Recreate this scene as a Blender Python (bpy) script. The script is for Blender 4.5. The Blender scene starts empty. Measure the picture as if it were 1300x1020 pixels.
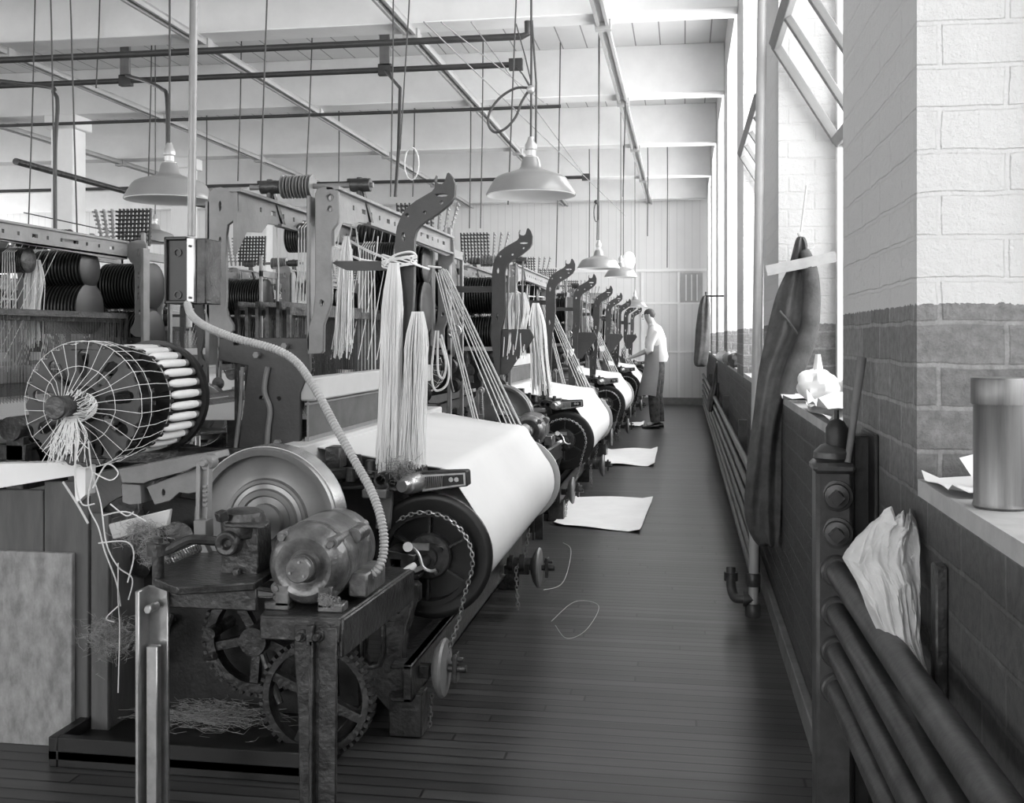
import bpy, bmesh, math, random
from mathutils import Vector, Matrix, geometry
random.seed(7)
SC = bpy.context.scene
COL = SC.collection
PI = math.pi
F = 1350.0; TH = math.radians(9.21); CS, SN = math.cos(TH), math.sin(TH); HC = 1.3; HY = 428.0

# ---------------------------------------------------------------- camera, sky, daylight, exposure
cam_d = bpy.data.cameras.new('camera'); cam = bpy.data.objects.new('camera', cam_d); COL.objects.link(cam)
cam.location = (0, 0, HC); cam.rotation_euler = (PI / 2, 0, TH)
cam_d.sensor_fit = 'HORIZONTAL'; cam_d.sensor_width = 36; cam_d.lens = 36 * F / 1300
cam_d.shift_y = -(510 - HY) / 1300; cam_d.clip_start = .05; cam_d.clip_end = 200
SC.camera = cam
W = bpy.data.worlds.new('sky'); SC.world = W; W.use_nodes = True
W.node_tree.nodes['Background'].inputs[0].default_value = (1, 1, 1, 1)
W.node_tree.nodes['Background'].inputs[1].default_value = 2.2
SC.view_settings.view_transform = 'Standard'; SC.view_settings.look = 'None'
SC.view_settings.gamma = 1; SC.view_settings.use_curve_mapping = False
SC.view_settings.exposure = 0.22
def daylight(name, loc, rot, sx, sy, power):
    l = bpy.data.lights.new(name, 'AREA'); l.shape = 'RECTANGLE'; l.size = sx; l.size_y = sy; l.energy = power
    o = bpy.data.objects.new(name, l); COL.objects.link(o); o.location = loc; o.rotation_euler = rot
    return o
BAY0, PITCH, PIER = 2.04, 2.9, .92          # right wall: piers start at BAY0 + k*PITCH
SILL, WTOP, CEIL, BEAM = 1.04, 4.0, 4.42, 3.9
XW, XO = .42, .80
LEFT = -15.0; YB = 20.6; YN = -5.6
for k in range(-3, 6):                        # skylight entering through each window of the right wall
    y = BAY0 + PIER + k * PITCH + (PITCH - PIER) / 2
    daylight('window_daylight', (XO + .35, y, 2.7), (0, PI / 2 - .25, 0), 2.6, 1.9, (34 if k < 0 else 60 if k == 0 else 150))
for k in range(0, 6):
    daylight('left_window_daylight', (LEFT - .3, -3 + 4.4 * k, 2.6), (0, -PI / 2, 0), 2.4, 3.0, 85)
for x in (-1.6, -5.2, -8.8, -12.4):
    daylight('near_window_daylight', (x, YN - .35, 2.6), (PI / 2, 0, 0), 2.4, 2.4, 95)

# ---------------------------------------------------------------- materials
def mat(name, g, rough=.6, metal=0.0, vary=.0, scale=8.0, bump=0.0, bscale=40.0, stretch=(1, 1, 1), g2=None, emit=None):
    m = bpy.data.materials.new(name); m.use_nodes = True; nt = m.node_tree; b = nt.nodes['Principled BSDF']
    b.inputs['Base Color'].default_value = (g, g, g, 1); b.inputs['Roughness'].default_value = rough; b.inputs['Metallic'].default_value = metal
    tc = nt.nodes.new('ShaderNodeTexCoord'); mp = nt.nodes.new('ShaderNodeMapping'); nt.links.new(tc.outputs['Object'], mp.inputs[0])
    mp.inputs['Scale'].default_value = stretch
    if vary > 0:
        n = nt.nodes.new('ShaderNodeTexNoise'); n.inputs['Scale'].default_value = scale; n.inputs['Detail'].default_value = 6; n.inputs['Roughness'].default_value = .65
        r = nt.nodes.new('ShaderNodeValToRGB'); lo = g * (1 - vary); hi = g2 if g2 is not None else min(1, g * (1 + vary))
        r.color_ramp.elements[0].position = .3; r.color_ramp.elements[1].position = .7
        r.color_ramp.elements[0].color = (lo, lo, lo, 1); r.color_ramp.elements[1].color = (hi, hi, hi, 1)
        nt.links.new(mp.outputs[0], n.inputs['Vector']); nt.links.new(n.outputs[0], r.inputs[0]); nt.links.new(r.outputs[0], b.inputs['Base Color'])
    if bump > 0:
        n2 = nt.nodes.new('ShaderNodeTexNoise'); n2.inputs['Scale'].default_value = bscale; n2.inputs['Detail'].default_value = 5
        bp = nt.nodes.new('ShaderNodeBump'); bp.inputs['Strength'].default_value = bump; bp.inputs['Distance'].default_value = .01
        nt.links.new(mp.outputs[0], n2.inputs['Vector']); nt.links.new(n2.outputs[0], bp.inputs['Height']); nt.links.new(bp.outputs[0], b.inputs['Normal'])
    return m
M = {}
M['iron'] = mat('dark_cast_iron', .02, .5, .25, .35, 14, .15, 60)
M['iron_mid'] = mat('oily_cast_iron', .045, .36, .45, .6, 16, .35, 60, g2=.085)
M['iron_light'] = mat('grey_painted_iron', .20, .45, .1, .18, 9, .1, 60)
M['iron_post'] = mat('dull_grey_iron', .05, .5, .2, .2, 10, .1, 70)
M['black'] = mat('black_enamel', .010, .4, .0, .3, 10)
M['steel'] = mat('worn_steel', .42, .3, .8, .2, 20)
M['motor'] = mat('grimy_motor_enamel', .11, .30, .35, .65, 14, .2, 70, g2=.22)
M['wheel'] = mat('spun_steel_wheel', .22, .33, .5, .15, 5)
M['rim'] = mat('polished_rim', .5, .25, .8, .1, 5)
M['cloth'] = mat('white_woven_cloth', .66, .85, 0, .03, 3)
M['rollend'] = mat('cloth_beam_flange', .48, .5, .2, .1, 8)
M['yarn'] = mat('white_yarn', .78, .9)
M['rope'] = mat('pale_cord', .62, .9, 0, .1, 30)
M['wood'] = mat('worn_wood', .26, .75, 0, .45, 5, .25, 30, (1, 1, .12), g2=.40)
M['wood_patch'] = mat('scuffed_board', .22, .8, 0, .3, 30, .3, 60, (1, 1, .5), g2=.34)
M['wood_bin'] = mat('dull_board', .09, .75, 0, .4, 6, .2, 30, (1, 1, .15), g2=.15)
M['wood_light'] = mat('pale_wood', .5, .7, 0, .15, 5, .1, 30, (1, .15, 1))
M['wood_dark'] = mat('dark_timber', .14, .7, 0, .3, 6, .15, 30)
M['paper'] = mat('white_paper', .78, .8, 0, .05, 4)
M['bag'] = mat('crumpled_paper', .50, .85, 0, .12, 6, .5, 16)
M['lint'] = mat('cotton_lint', .26, .95, 0, .3, 25)
M['white'] = mat('white_paint', .82, .6, 0, .05, 3)
M['ceil_rail'] = mat('grey_ceiling_rail', .42, .6, 0, .1, 3)
M['pipe'] = mat('dark_pipe', .05, .5, .2, .2, 8)
M['rad'] = mat('radiator_iron', .045, .42, .2, .4, 14, .12, 60, g2=.075)
M['pipe_grey'] = mat('painted_riser', .36, .4, .1, .12, 6)
M['hose'] = mat('armoured_hose', .40, .5, .1, .1, 30)
M['riser'] = mat('riser_pipe', .22, .35, .5, .1, 8)
M['sash'] = mat('grey_sash', .20, .6, 0, .1, 5)
M['sill'] = mat('dusty_sill', .36, .7, 0, .2, 9)
M['tin'] = mat('dull_tin', .13, .38, .55, .35, 5, .05, 20, (6, 6, .3), g2=.24)
M['galv'] = mat('galvanised_steel', .42, .35, .7, .15, 9)
M['shade'] = mat('grey_enamel_shade', .27, .28, .1, .06, 5)
M['shade_in'] = mat('white_enamel', .85, .3)
M['porcelain'] = mat('socket_metal', .5, .35, .5)
M['cable'] = mat('cable', .06, .6)
M['coat'] = mat('dark_denim', .045, .75, 0, .3, 9, .35, 60, g2=.10)
M['skin'] = mat('skin', .46, .55)
M['hair'] = mat('hair', .06, .6)
M['shirt'] = mat('light_shirt', .68, .85, 0, .05, 5)
M['apron'] = mat('grey_apron', .36, .85, 0, .08, 5)
M['trousers'] = mat('stained_trousers', .03, .8, 0, .6, 22, g2=.11)
M['shoe'] = mat('black_leather', .02, .35)
M['warp'] = mat('warp_yarns', .6, .9, 0, .25, 160, 0, 0, (.02, 6, .02))
M['bobyarn'] = mat('bobbin_yarn', .82, .85, 0, .04, 60)

def nn(m): return m.node_tree.nodes, m.node_tree.links
# floor boards: seams run across the aisle
m = mat('floor_boards', .14, .33); N, L = nn(m); b = N['Principled BSDF']
tc = N.new('ShaderNodeTexCoord'); br = N.new('ShaderNodeTexBrick'); sp = N.new('ShaderNodeSeparateXYZ'); L.new(tc.outputs['Object'], sp.inputs[0])
dv = N.new('ShaderNodeMath'); dv.operation = 'DIVIDE'; dv.inputs[1].default_value = .062; L.new(sp.outputs[1], dv.inputs[0]); fl = N.new('ShaderNodeMath'); fl.operation = 'FLOOR'; L.new(dv.outputs[0], fl.inputs[0])
wn_ = N.new('ShaderNodeTexWhiteNoise'); wn_.noise_dimensions = '1D'; L.new(fl.outputs[0], wn_.inputs['W']); ma = N.new('ShaderNodeMath'); ma.operation = 'MULTIPLY_ADD'; ma.inputs[1].default_value = 7; L.new(wn_.outputs[0], ma.inputs[0]); L.new(sp.outputs[0], ma.inputs[2])
cx = N.new('ShaderNodeCombineXYZ'); L.new(ma.outputs[0], cx.inputs[0]); L.new(sp.outputs[1], cx.inputs[1]); L.new(cx.outputs[0], br.inputs[0])
br.inputs['Scale'].default_value = 1; br.inputs['Brick Width'].default_value = 1.7; br.inputs['Row Height'].default_value = .062
br.inputs['Mortar Size'].default_value = .0045; br.inputs['Mortar Smooth'].default_value = .2; br.offset = .37
br.inputs['Color1'].default_value = (.03, .03, .03, 1); br.inputs['Color2'].default_value = (.066, .066, .066, 1); br.inputs['Mortar'].default_value = (.008, .008, .008, 1)
mp = N.new('ShaderNodeMapping'); mp.inputs['Scale'].default_value = (.6, 9, 1); L.new(tc.outputs['Object'], mp.inputs[0])
n1 = N.new('ShaderNodeTexNoise'); n1.inputs['Scale'].default_value = 2.2; n1.inputs['Detail'].default_value = 8; L.new(mp.outputs[0], n1.inputs['Vector'])
mx = N.new('ShaderNodeMix'); mx.data_type = 'RGBA'; mx.blend_type = 'OVERLAY'; mx.inputs[0].default_value = .6
L.new(br.outputs[0], mx.inputs[6]); L.new(n1.outputs[0], mx.inputs[7]); L.new(mx.outputs[2], b.inputs['Base Color'])
bp = N.new('ShaderNodeBump'); bp.inputs['Strength'].default_value = .4; bp.inputs['Distance'].default_value = .004; bp.invert = True
L.new(br.outputs[1], bp.inputs['Height']); L.new(bp.outputs[0], b.inputs['Normal']); M['floor'] = m

def plank_mat(name, g, w, axis, line=.55, vary=.04):
    m = mat(name, g, .6); N, L = nn(m); b = N['Principled BSDF']
    tc = N.new('ShaderNodeTexCoord'); sp = N.new('ShaderNodeSeparateXYZ'); L.new(tc.outputs['Object'], sp.inputs[0])
    d = N.new('ShaderNodeMath'); d.operation = 'DIVIDE'; d.inputs[1].default_value = w; L.new(sp.outputs[axis], d.inputs[0])
    fr = N.new('ShaderNodeMath'); fr.operation = 'FRACT'; L.new(d.outputs[0], fr.inputs[0])
    lt = N.new('ShaderNodeMath'); lt.operation = 'LESS_THAN'; lt.inputs[1].default_value = .05; L.new(fr.outputs[0], lt.inputs[0])
    n = N.new('ShaderNodeTexNoise'); n.inputs['Scale'].default_value = 2.5; n.inputs['Detail'].default_value = 6; L.new(tc.outputs['Object'], n.inputs['Vector'])
    r = N.new('ShaderNodeValToRGB'); r.color_ramp.elements[0].color = (g * (1 - vary * 3),) * 3 + (1,); r.color_ramp.elements[1].color = (min(1, g * (1 + vary)),) * 3 + (1,)
    L.new(n.outputs[0], r.inputs[0])
    mx = N.new('ShaderNodeMix'); mx.data_type = 'RGBA'; L.new(lt.outputs[0], mx.inputs[0]); L.new(r.outputs[0], mx.inputs[6]); mx.inputs[7].default_value = (g * line,) * 3 + (1,)
    L.new(mx.outputs[2], b.inputs['Base Color']); return m
M['ceil'] = plank_mat('painted_ceiling_boards', .74, .26, 0, .35)
M['backwall'] = plank_mat('painted_wall_boards', .74, .145, 0, .72)

# brick: painted white above 1.36 m, bare grey below; bricks run along y on room faces
def brick_mat(name, along):
    m = mat(name, .3, .8); N, L = nn(m); b = N['Principled BSDF']
    tc = N.new('ShaderNodeTexCoord'); sp = N.new('ShaderNodeSeparateXYZ'); L.new(tc.outputs['Object'], sp.inputs[0])
    cb = N.new('ShaderNodeCombineXYZ'); L.new(sp.outputs[along], cb.inputs[0]); L.new(sp.outputs[2], cb.inputs[1])
    ns = N.new('ShaderNodeTexNoise'); ns.inputs['Scale'].default_value = 9; ns.inputs['Detail'].default_value = 4; L.new(tc.outputs['Object'], ns.inputs['Vector'])
    ad = N.new('ShaderNodeMix'); ad.data_type = 'RGBA'; ad.blend_type = 'LINEAR_LIGHT'; ad.inputs[0].default_value = .007; L.new(cb.outputs[0], ad.inputs[6]); L.new(ns.outputs['Color'], ad.inputs[7])
    br = N.new('ShaderNodeTexBrick'); L.new(ad.outputs[2], br.inputs[0]); br.inputs['Scale'].default_value = 1
    br.inputs['Brick Width'].default_value = .23; br.inputs['Row Height'].default_value = .078; br.inputs['Mortar Size'].default_value = .006; br.inputs['Mortar Smooth'].default_value = .5
    br.inputs['Color1'].default_value = (.15,) * 3 + (1,); br.inputs['Color2'].default_value = (.21,) * 3 + (1,); br.inputs['Mortar'].default_value = (.26,) * 3 + (1,)
    n2 = N.new('ShaderNodeTexNoise'); n2.inputs['Scale'].default_value = 45; n2.inputs['Detail'].default_value = 8; n2.inputs['Roughness'].default_value = .7; L.new(tc.outputs['Object'], n2.inputs['Vector'])
    ov = N.new('ShaderNodeMix'); ov.data_type = 'RGBA'; ov.blend_type = 'OVERLAY'; ov.inputs[0].default_value = .85; L.new(br.outputs[0], ov.inputs[6]); L.new(n2.outputs[0], ov.inputs[7])
    # grimy below sill height
    lowr = N.new('ShaderNodeMapRange'); L.new(sp.outputs[2], lowr.inputs[0]); lowr.inputs[1].default_value = .95; lowr.inputs[2].default_value = 1.12; lowr.inputs[3].default_value = .30; lowr.inputs[4].default_value = 1
    ml = N.new('ShaderNodeMix'); ml.data_type = 'RGBA'; ml.blend_type = 'MULTIPLY'; ml.inputs[0].default_value = 1; L.new(ov.outputs[2], ml.inputs[6]); L.new(lowr.outputs[0], ml.inputs[7])
    # wobble the paint edge a little
    w = N.new('ShaderNodeMath'); w.operation = 'MULTIPLY_ADD'; L.new(n2.outputs[0], w.inputs[0]); w.inputs[1].default_value = .02; L.new(sp.outputs[2], w.inputs[2])
    gt = N.new('ShaderNodeMath'); gt.operation = 'GREATER_THAN'; gt.inputs[1].default_value = 1.37; L.new(w.outputs[0], gt.inputs[0])
    wr = N.new('ShaderNodeMix'); wr.data_type = 'RGBA'; wr.inputs[0].default_value = .015; wr.inputs[6].default_value = (.60,) * 3 + (1,); L.new(br.outputs[0], wr.inputs[7])
    mx = N.new('ShaderNodeMix'); mx.data_type = 'RGBA'; L.new(gt.outputs[0], mx.inputs[0]); L.new(ml.outputs[2], mx.inputs[6]); L.new(wr.outputs[2], mx.inputs[7])
    L.new(mx.outputs[2], b.inputs['Base Color'])
    bp = N.new('ShaderNodeBump'); bp.inputs['Strength'].default_value = .6; bp.inputs['Distance'].default_value = .006; bp.invert = True; L.new(br.outputs[1], bp.inputs['Height'])
    bp2 = N.new('ShaderNodeBump'); bp2.inputs['Strength'].default_value = .9; bp2.inputs['Distance'].default_value = .010; L.new(n2.outputs[0], bp2.inputs['Height']); L.new(bp.outputs[0], bp2.inputs['Normal'])
    L.new(bp2.outputs[0], b.inputs['Normal']); return m
M['brick'] = brick_mat('brick_room_face', 1); M['brick_x'] = brick_mat('brick_reveal_face', 0)
M['lowwall'] = mat('grimy_dark_brick', .025, .7, 0, .4, 12, .5, 30, g2=.05)
# thin pane
m = bpy.data.materials.new('window_glass'); m.use_nodes = True; N, L = nn(m); N.remove(N['Principled BSDF'])
tr = N.new('ShaderNodeBsdfTransparent'); gl = N.new('ShaderNodeBsdfGlossy'); gl.inputs['Roughness'].default_value = .08; ms = N.new('ShaderNodeMixShader'); ms.inputs[0].default_value = .05
L.new(tr.outputs[0], ms.inputs[1]); L.new(gl.outputs[0], ms.inputs[2]); L.new(ms.outputs[0], N['Material Output'].inputs[0]); M['glass'] = m

# ---------------------------------------------------------------- mesh builder
def V(*a): return Vector(a)
def frame(axis):
    a = Vector(axis).normalized(); u = a.cross(Vector((0, 0, 1)))
    if u.length < 1e-3: u = Vector((1, 0, 0))
    u.normalize(); return a, u, a.cross(u).normalized()
O = Vector((0, 0, 0))        # current thing's base; meshes are stored relative to it
class MB:
    def __init__(s): s.v = []; s.f = []
    def add(s, vs, fs):
        n = len(s.v); s.v += [Vector(p) for p in vs]; s.f += [tuple(i + n for i in f) for f in fs]; return s
    def box(s, lo, hi, rot=None, piv=None):
        x0, y0, z0 = lo; x1, y1, z1 = hi
        vs = [Vector(p) for p in ((x0, y0, z0), (x1, y0, z0), (x1, y1, z0), (x0, y1, z0), (x0, y0, z1), (x1, y0, z1), (x1, y1, z1), (x0, y1, z1))]
        if rot is not None:
            pv = Vector(piv) if piv is not None else (Vector(lo) + Vector(hi)) / 2
            vs = [pv + rot @ (p - pv) for p in vs]
        return s.add(vs, [(0, 3, 2, 1), (4, 5, 6, 7), (0, 1, 5, 4), (1, 2, 6, 5), (2, 3, 7, 6), (3, 0, 4, 7)])
    def bar(s, p0, p1, w, h, up=(0, 0, 1)):
        p0, p1 = Vector(p0), Vector(p1); a = (p1 - p0).normalized(); u = a.cross(Vector(up))
        if u.length < 1e-3: u = Vector((1, 0, 0))
        u.normalize(); v = u.cross(a); u = u * w / 2; v = v * h / 2
        vs = [p + c for p in (p0, p1) for c in (-u - v, u - v, u + v, -u + v)]
        return s.add(vs, [(0, 1, 2, 3), (7, 6, 5, 4), (0, 4, 5, 1), (1, 5, 6, 2), (2, 6, 7, 3), (3, 7, 4, 0)])
    def tube(s, pts, r, n=8, cap=True, closed=False):
        pts = [Vector(p) for p in pts]; k = len(pts); rr = r if isinstance(r, (list, tuple)) else [r] * k
        base = len(s.v); prev = None
        for i, p in enumerate(pts):
            if closed: t = pts[(i + 1) % k] - pts[i - 1]
            else: t = pts[min(i + 1, k - 1)] - pts[max(i - 1, 0)]
            if t.length < 1e-9: t = Vector((0, 0, 1))
            t.normalize()
            if prev is None: _, u, _ = frame(t)
            else:
                u = prev - t * prev.dot(t)
                if u.length < 1e-4: _, u, _ = frame(t)
                u.normalize()
            prev = u; v = t.cross(u)
            s.v += [p + (u * math.cos(2 * PI * j / n) + v * math.sin(2 * PI * j / n)) * rr[i] for j in range(n)]
        for i in range(k if closed else k - 1):
            a = base + i * n; b = base + ((i + 1) % k) * n
            s.f += [(a + j, a + (j + 1) % n, b + (j + 1) % n, b + j) for j in range(n)]
        if cap and not closed:
            s.f.append(tuple(base + j for j in reversed(range(n)))); s.f.append(tuple(base + (k - 1) * n + j for j in range(n)))
        return s
    def cyl(s, p0, p1, r0, r1=None, n=20): return s.tube([p0, p1], [r0, r0 if r1 is None else r1], n)
    def lathe(s, prof, org, axis=(0, 0, 1), n=32, caps=True):
        a, u, v = frame(axis); org = Vector(org); base = len(s.v)
        for (r, h) in prof: s.v += [org + a * h + (u * math.cos(2 * PI * j / n) + v * math.sin(2 * PI * j / n)) * r for j in range(n)]
        for i in range(len(prof) - 1):
            p = base + i * n; q = p + n; s.f += [(p + j, p + (j + 1) % n, q + (j + 1) % n, q + j) for j in range(n)]
        if caps:
            if prof[0][0] > 1e-4: s.f.append(tuple(base + j for j in reversed(range(n))))
            if prof[-1][0] > 1e-4: s.f.append(tuple(base + (len(prof) - 1) * n + j for j in range(n)))
        return s
    def ring(s, c, axis, r0, r1, w, n=48):      # flat annulus of width w along the axis
        return s.lathe([(r0, 0), (r1, 0), (r1, w), (r0, w), (r0, 0)], c, axis, n, False)
    def plate(s, fn, outer, holes, t):           # fn maps 2-D to 3-D, t = thickness vector
        loops = [outer] + list(holes); flat = [q for lp in loops for q in lp]
        tris = geometry.tessellate_polygon([[Vector((q[0], q[1], 0)) for q in lp] for lp in loops])
        t = Vector(t); n = len(flat); vs = [Vector(fn(*q)) for q in flat]; vs += [p + t for p in vs]
        fs = [tuple(a) for a in tris] + [tuple(i + n for i in reversed(a)) for a in tris]
        o = 0
        for lp in loops:
            k = len(lp); fs += [(o + i, o + (i + 1) % k, n + o + (i + 1) % k, n + o + i) for i in range(k)]; o += k
        return s.add(vs, fs)
    def loft(s, rings, cap=True):
        n = len(rings[0]); b = len(s.v)
        for r in rings: s.v += [Vector(p) for p in r]
        for i in range(len(rings) - 1):
            p = b + i * n; q = p + n; s.f += [(p + j, p + (j + 1) % n, q + (j + 1) % n, q + j) for j in range(n)]
        if cap: s.f.append(tuple(b + j for j in reversed(range(n)))); s.f.append(tuple(b + (len(rings) - 1) * n + j for j in range(n)))
        return s
    def sphere(s, c, r, n=14, sc=(1, 1, 1)):
        c = Vector(c); rings = []
        for i in range(1, n):
            a = PI * i / n; rings.append([c + Vector((math.cos(2 * PI * j / n) * math.sin(a) * r * sc[0], math.sin(2 * PI * j / n) * math.sin(a) * r * sc[1], -math.cos(a) * r * sc[2])) for j in range(n)])
        return s.loft(rings)
    def grid(s, rows, thick=None):               # rows of points -> sheet; thick vector gives it real thickness
        k = len(rows[0]); b = len(s.v); r = len(rows)
        for row in rows: s.v += [Vector(p) for p in row]
        q = [(b + i * k + j, b + i * k + j + 1, b + (i + 1) * k + j + 1, b + (i + 1) * k + j) for i in range(r - 1) for j in range(k - 1)]
        s.f += q
        if thick is not None:
            t = Vector(thick); b2 = len(s.v)
            for row in rows: s.v += [Vector(p) + t for p in row]
            s.f += [tuple(i - b + b2 for i in reversed(f)) for f in q]
            edge = [(i, 0) for i in range(r)] + [(r - 1, j) for j in range(1, k)] + [(i, k - 1) for i in range(r - 2, -1, -1)] + [(0, j) for j in range(k - 2, 0, -1)]
            ids = [i * k + j for i, j in edge]
            s.f += [(b + ids[i], b2 + ids[i], b2 + ids[(i + 1) % len(ids)], b + ids[(i + 1) % len(ids)]) for i in range(len(ids))]
        return s
    def build(s, name, material, parent=None, bevel=0, label=None, smooth=True):
        me = bpy.data.meshes.new(name); off = O if parent is not None else Vector((0, 0, 0))
        me.from_pydata([tuple(p - off) for p in s.v], [], s.f); me.validate(); me.update()
        bm = bmesh.new(); bm.from_mesh(me); bmesh.ops.recalc_face_normals(bm, faces=bm.faces); bm.to_mesh(me); bm.free()
        if smooth:
            me.polygons.foreach_set('use_smooth', [True] * len(me.polygons)); me.set_sharp_from_angle(angle=math.radians(38))
        ms = material if isinstance(material, (list, tuple)) else [material]
        for x in ms: me.materials.append(M[x])
        o = bpy.data.objects.new(name, me); COL.objects.link(o)
        if parent is not None: o.parent = parent
        if bevel:
            b = o.modifiers.new('edge', 'BEVEL'); b.width = bevel; b.segments = 1; b.limit_method = 'ANGLE'; b.angle_limit = math.radians(50)
        if label: o['label'] = label
        return o
def rebase(o, base):                              # give a one-mesh thing its own origin at its base
    base = Vector(base); o.data.transform(Matrix.Translation(-base)); o.location = base; return o
def tag(o, label, cat, group=None, kind=None):
    o['label'] = label; o['category'] = cat
    if group: o['group'] = group
    if kind: o['kind'] = kind
    return o
def struct(o): o['kind'] = 'structure'; return o
def thing(name, loc, label, cat, group=None):
    global O
    o = bpy.data.objects.new(name, None); COL.objects.link(o); o.location = loc; o.empty_display_size = .1
    O = Vector(loc); return tag(o, label, cat, group)
KIDS = {}
def children(o):
    return [c for c in bpy.data.objects if c.parent == o]
def copy_tree(o, loc=None, label=None, skip=(), parent=None, tree=None):
    c = o.copy(); COL.objects.link(c); c.parent = parent
    if loc is not None: c.location = loc
    if label is not None: c['label'] = label
    for ch, sub in tree:
        if ch.name.split('.')[0] in skip: continue
        copy_tree(ch, skip=skip, parent=c, tree=sub)
    return c
def get_tree(o): return [(c, get_tree(c)) for c in children(o)]

# the photograph's pixel -> point on a plane that stands in the room
def PY(px, py, Y):
    a = (px - 650) / F; d = Y / (SN * a + CS); return Vector((d * (CS * a - SN), Y, HC - (py - HY) / F * d))
def PX(px, py, X):
    a = (px - 650) / F; d = X / (CS * a - SN); return Vector((X, d * (SN * a + CS), HC - (py - HY) / F * d))
def crop(ox, oy, s): return lambda x, y: (ox + x / s, oy + y / s)
cA = crop(20, 400, 3.2475); cB = crop(20, 600, 3.2475); cC = crop(320, 560, 3.2475); cD = crop(220, 200, 3.2475)
cG = crop(400, 360, 4.0625); cH = crop(120, 560, 6.495); cI = crop(240, 620, 5.0); cJ = crop(440, 580, 6.495)
def XZ(c, pts, Y):
    out = []
    for x, y in pts:
        p = PY(*(c(x, y) if c else (x, y)), Y); out.append((p.x, p.z))
    return out
def circ(x, y, r, n=10, r2=None): return [(x + r * math.cos(2 * PI * i / n), y + (r2 or r) * math.sin(2 * PI * i / n)) for i in range(n)]
def rect(x0, y0, x1, y1): return [(x0, y0), (x1, y0), (x1, y1), (x0, y1)]
def spline(pts, n=8):
    pts = [Vector(p) for p in pts]; out = []
    q = [pts[0]] + pts + [pts[-1]]
    for i in range(1, len(q) - 2):
        for j in range(n):
            t = j / n; a, b, c, d = q[i - 1], q[i], q[i + 1], q[i + 2]
            out.append(.5 * ((2 * b) + (c - a) * t + (2 * a - 5 * b + 4 * c - d) * t * t + (3 * b - a - 3 * c + d) * t ** 3))
    out.append(pts[-1]); return out
def chain(mb, pts, step=.022, w=.008, r=.0028):
    pts = [Vector(p) for p in pts]; L_ = [0]
    for a, b in zip(pts, pts[1:]): L_.append(L_[-1] + (b - a).length)
    n = int(L_[-1] / step)
    for i in range(n):
        s0 = (i + .5) * step
        j = max(k for k in range(len(L_)) if L_[k] <= s0); j = min(j, len(pts) - 2)
        c = pts[j].lerp(pts[j + 1], (s0 - L_[j]) / (L_[j + 1] - L_[j])); a, u, v = frame(pts[j + 1] - pts[j])
        if i % 2: u = v
        mb.tube([c + a * math.cos(t) * step * .68 + u * math.sin(t) * w for t in (0, .9, 1.57, 2.24, PI, 4.04, 4.71, 5.38)], r, 5, closed=True)
    return mb

# ================================================================= THE ROOM
struct(MB().box((LEFT, YN, -.1), (XO, YB + .3, 0)).build('floor', 'floor'))
struct(MB().box((LEFT - .3, YN - .3, CEIL), (XO + .05, YB + .3, CEIL + .15)).build('ceiling', 'ceil'))
i = 0
for yb in [-3.0, -.1, 2.8, 5.7, 8.55, 11.45, 14.4, 17.3, 20.2]:
    i += 1
    b = MB().box((LEFT, yb, BEAM), (XW, yb + .3, CEIL)); struct(b.build('trim_%d' % i, 'white', bevel=.008))
# right wall: low wall, piers, lintel
w = MB()
w.box((XW, YN, 0), (XO, YB, SILL - .03)); struct(w.build('wall_right', 'brick'))
w = MB(); wx = MB()
for k in range(-3, 7):
    y = BAY0 + k * PITCH
    w.box((XW, y, SILL - .03), (XO + .02, y + PIER, WTOP))
w.box((XW, YN, WTOP), (XO + .02, YB, CEIL))
ob = w.build('wall_right_piers', ['brick', 'brick_x'], bevel=0); struct(ob); ob.name = 'wall_right.001'
for p in ob.data.polygons:
    if abs(p.normal.y) > .7: p.material_index = 1
w = MB()
for k in range(-3, 6):
    y = BAY0 + PIER + k * PITCH; w.box((XW + .001, y + .002, SILL - .03), (XO, y + PITCH - PIER - .002, SILL))
struct(w.build('trim_10', 'sill'))
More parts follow.
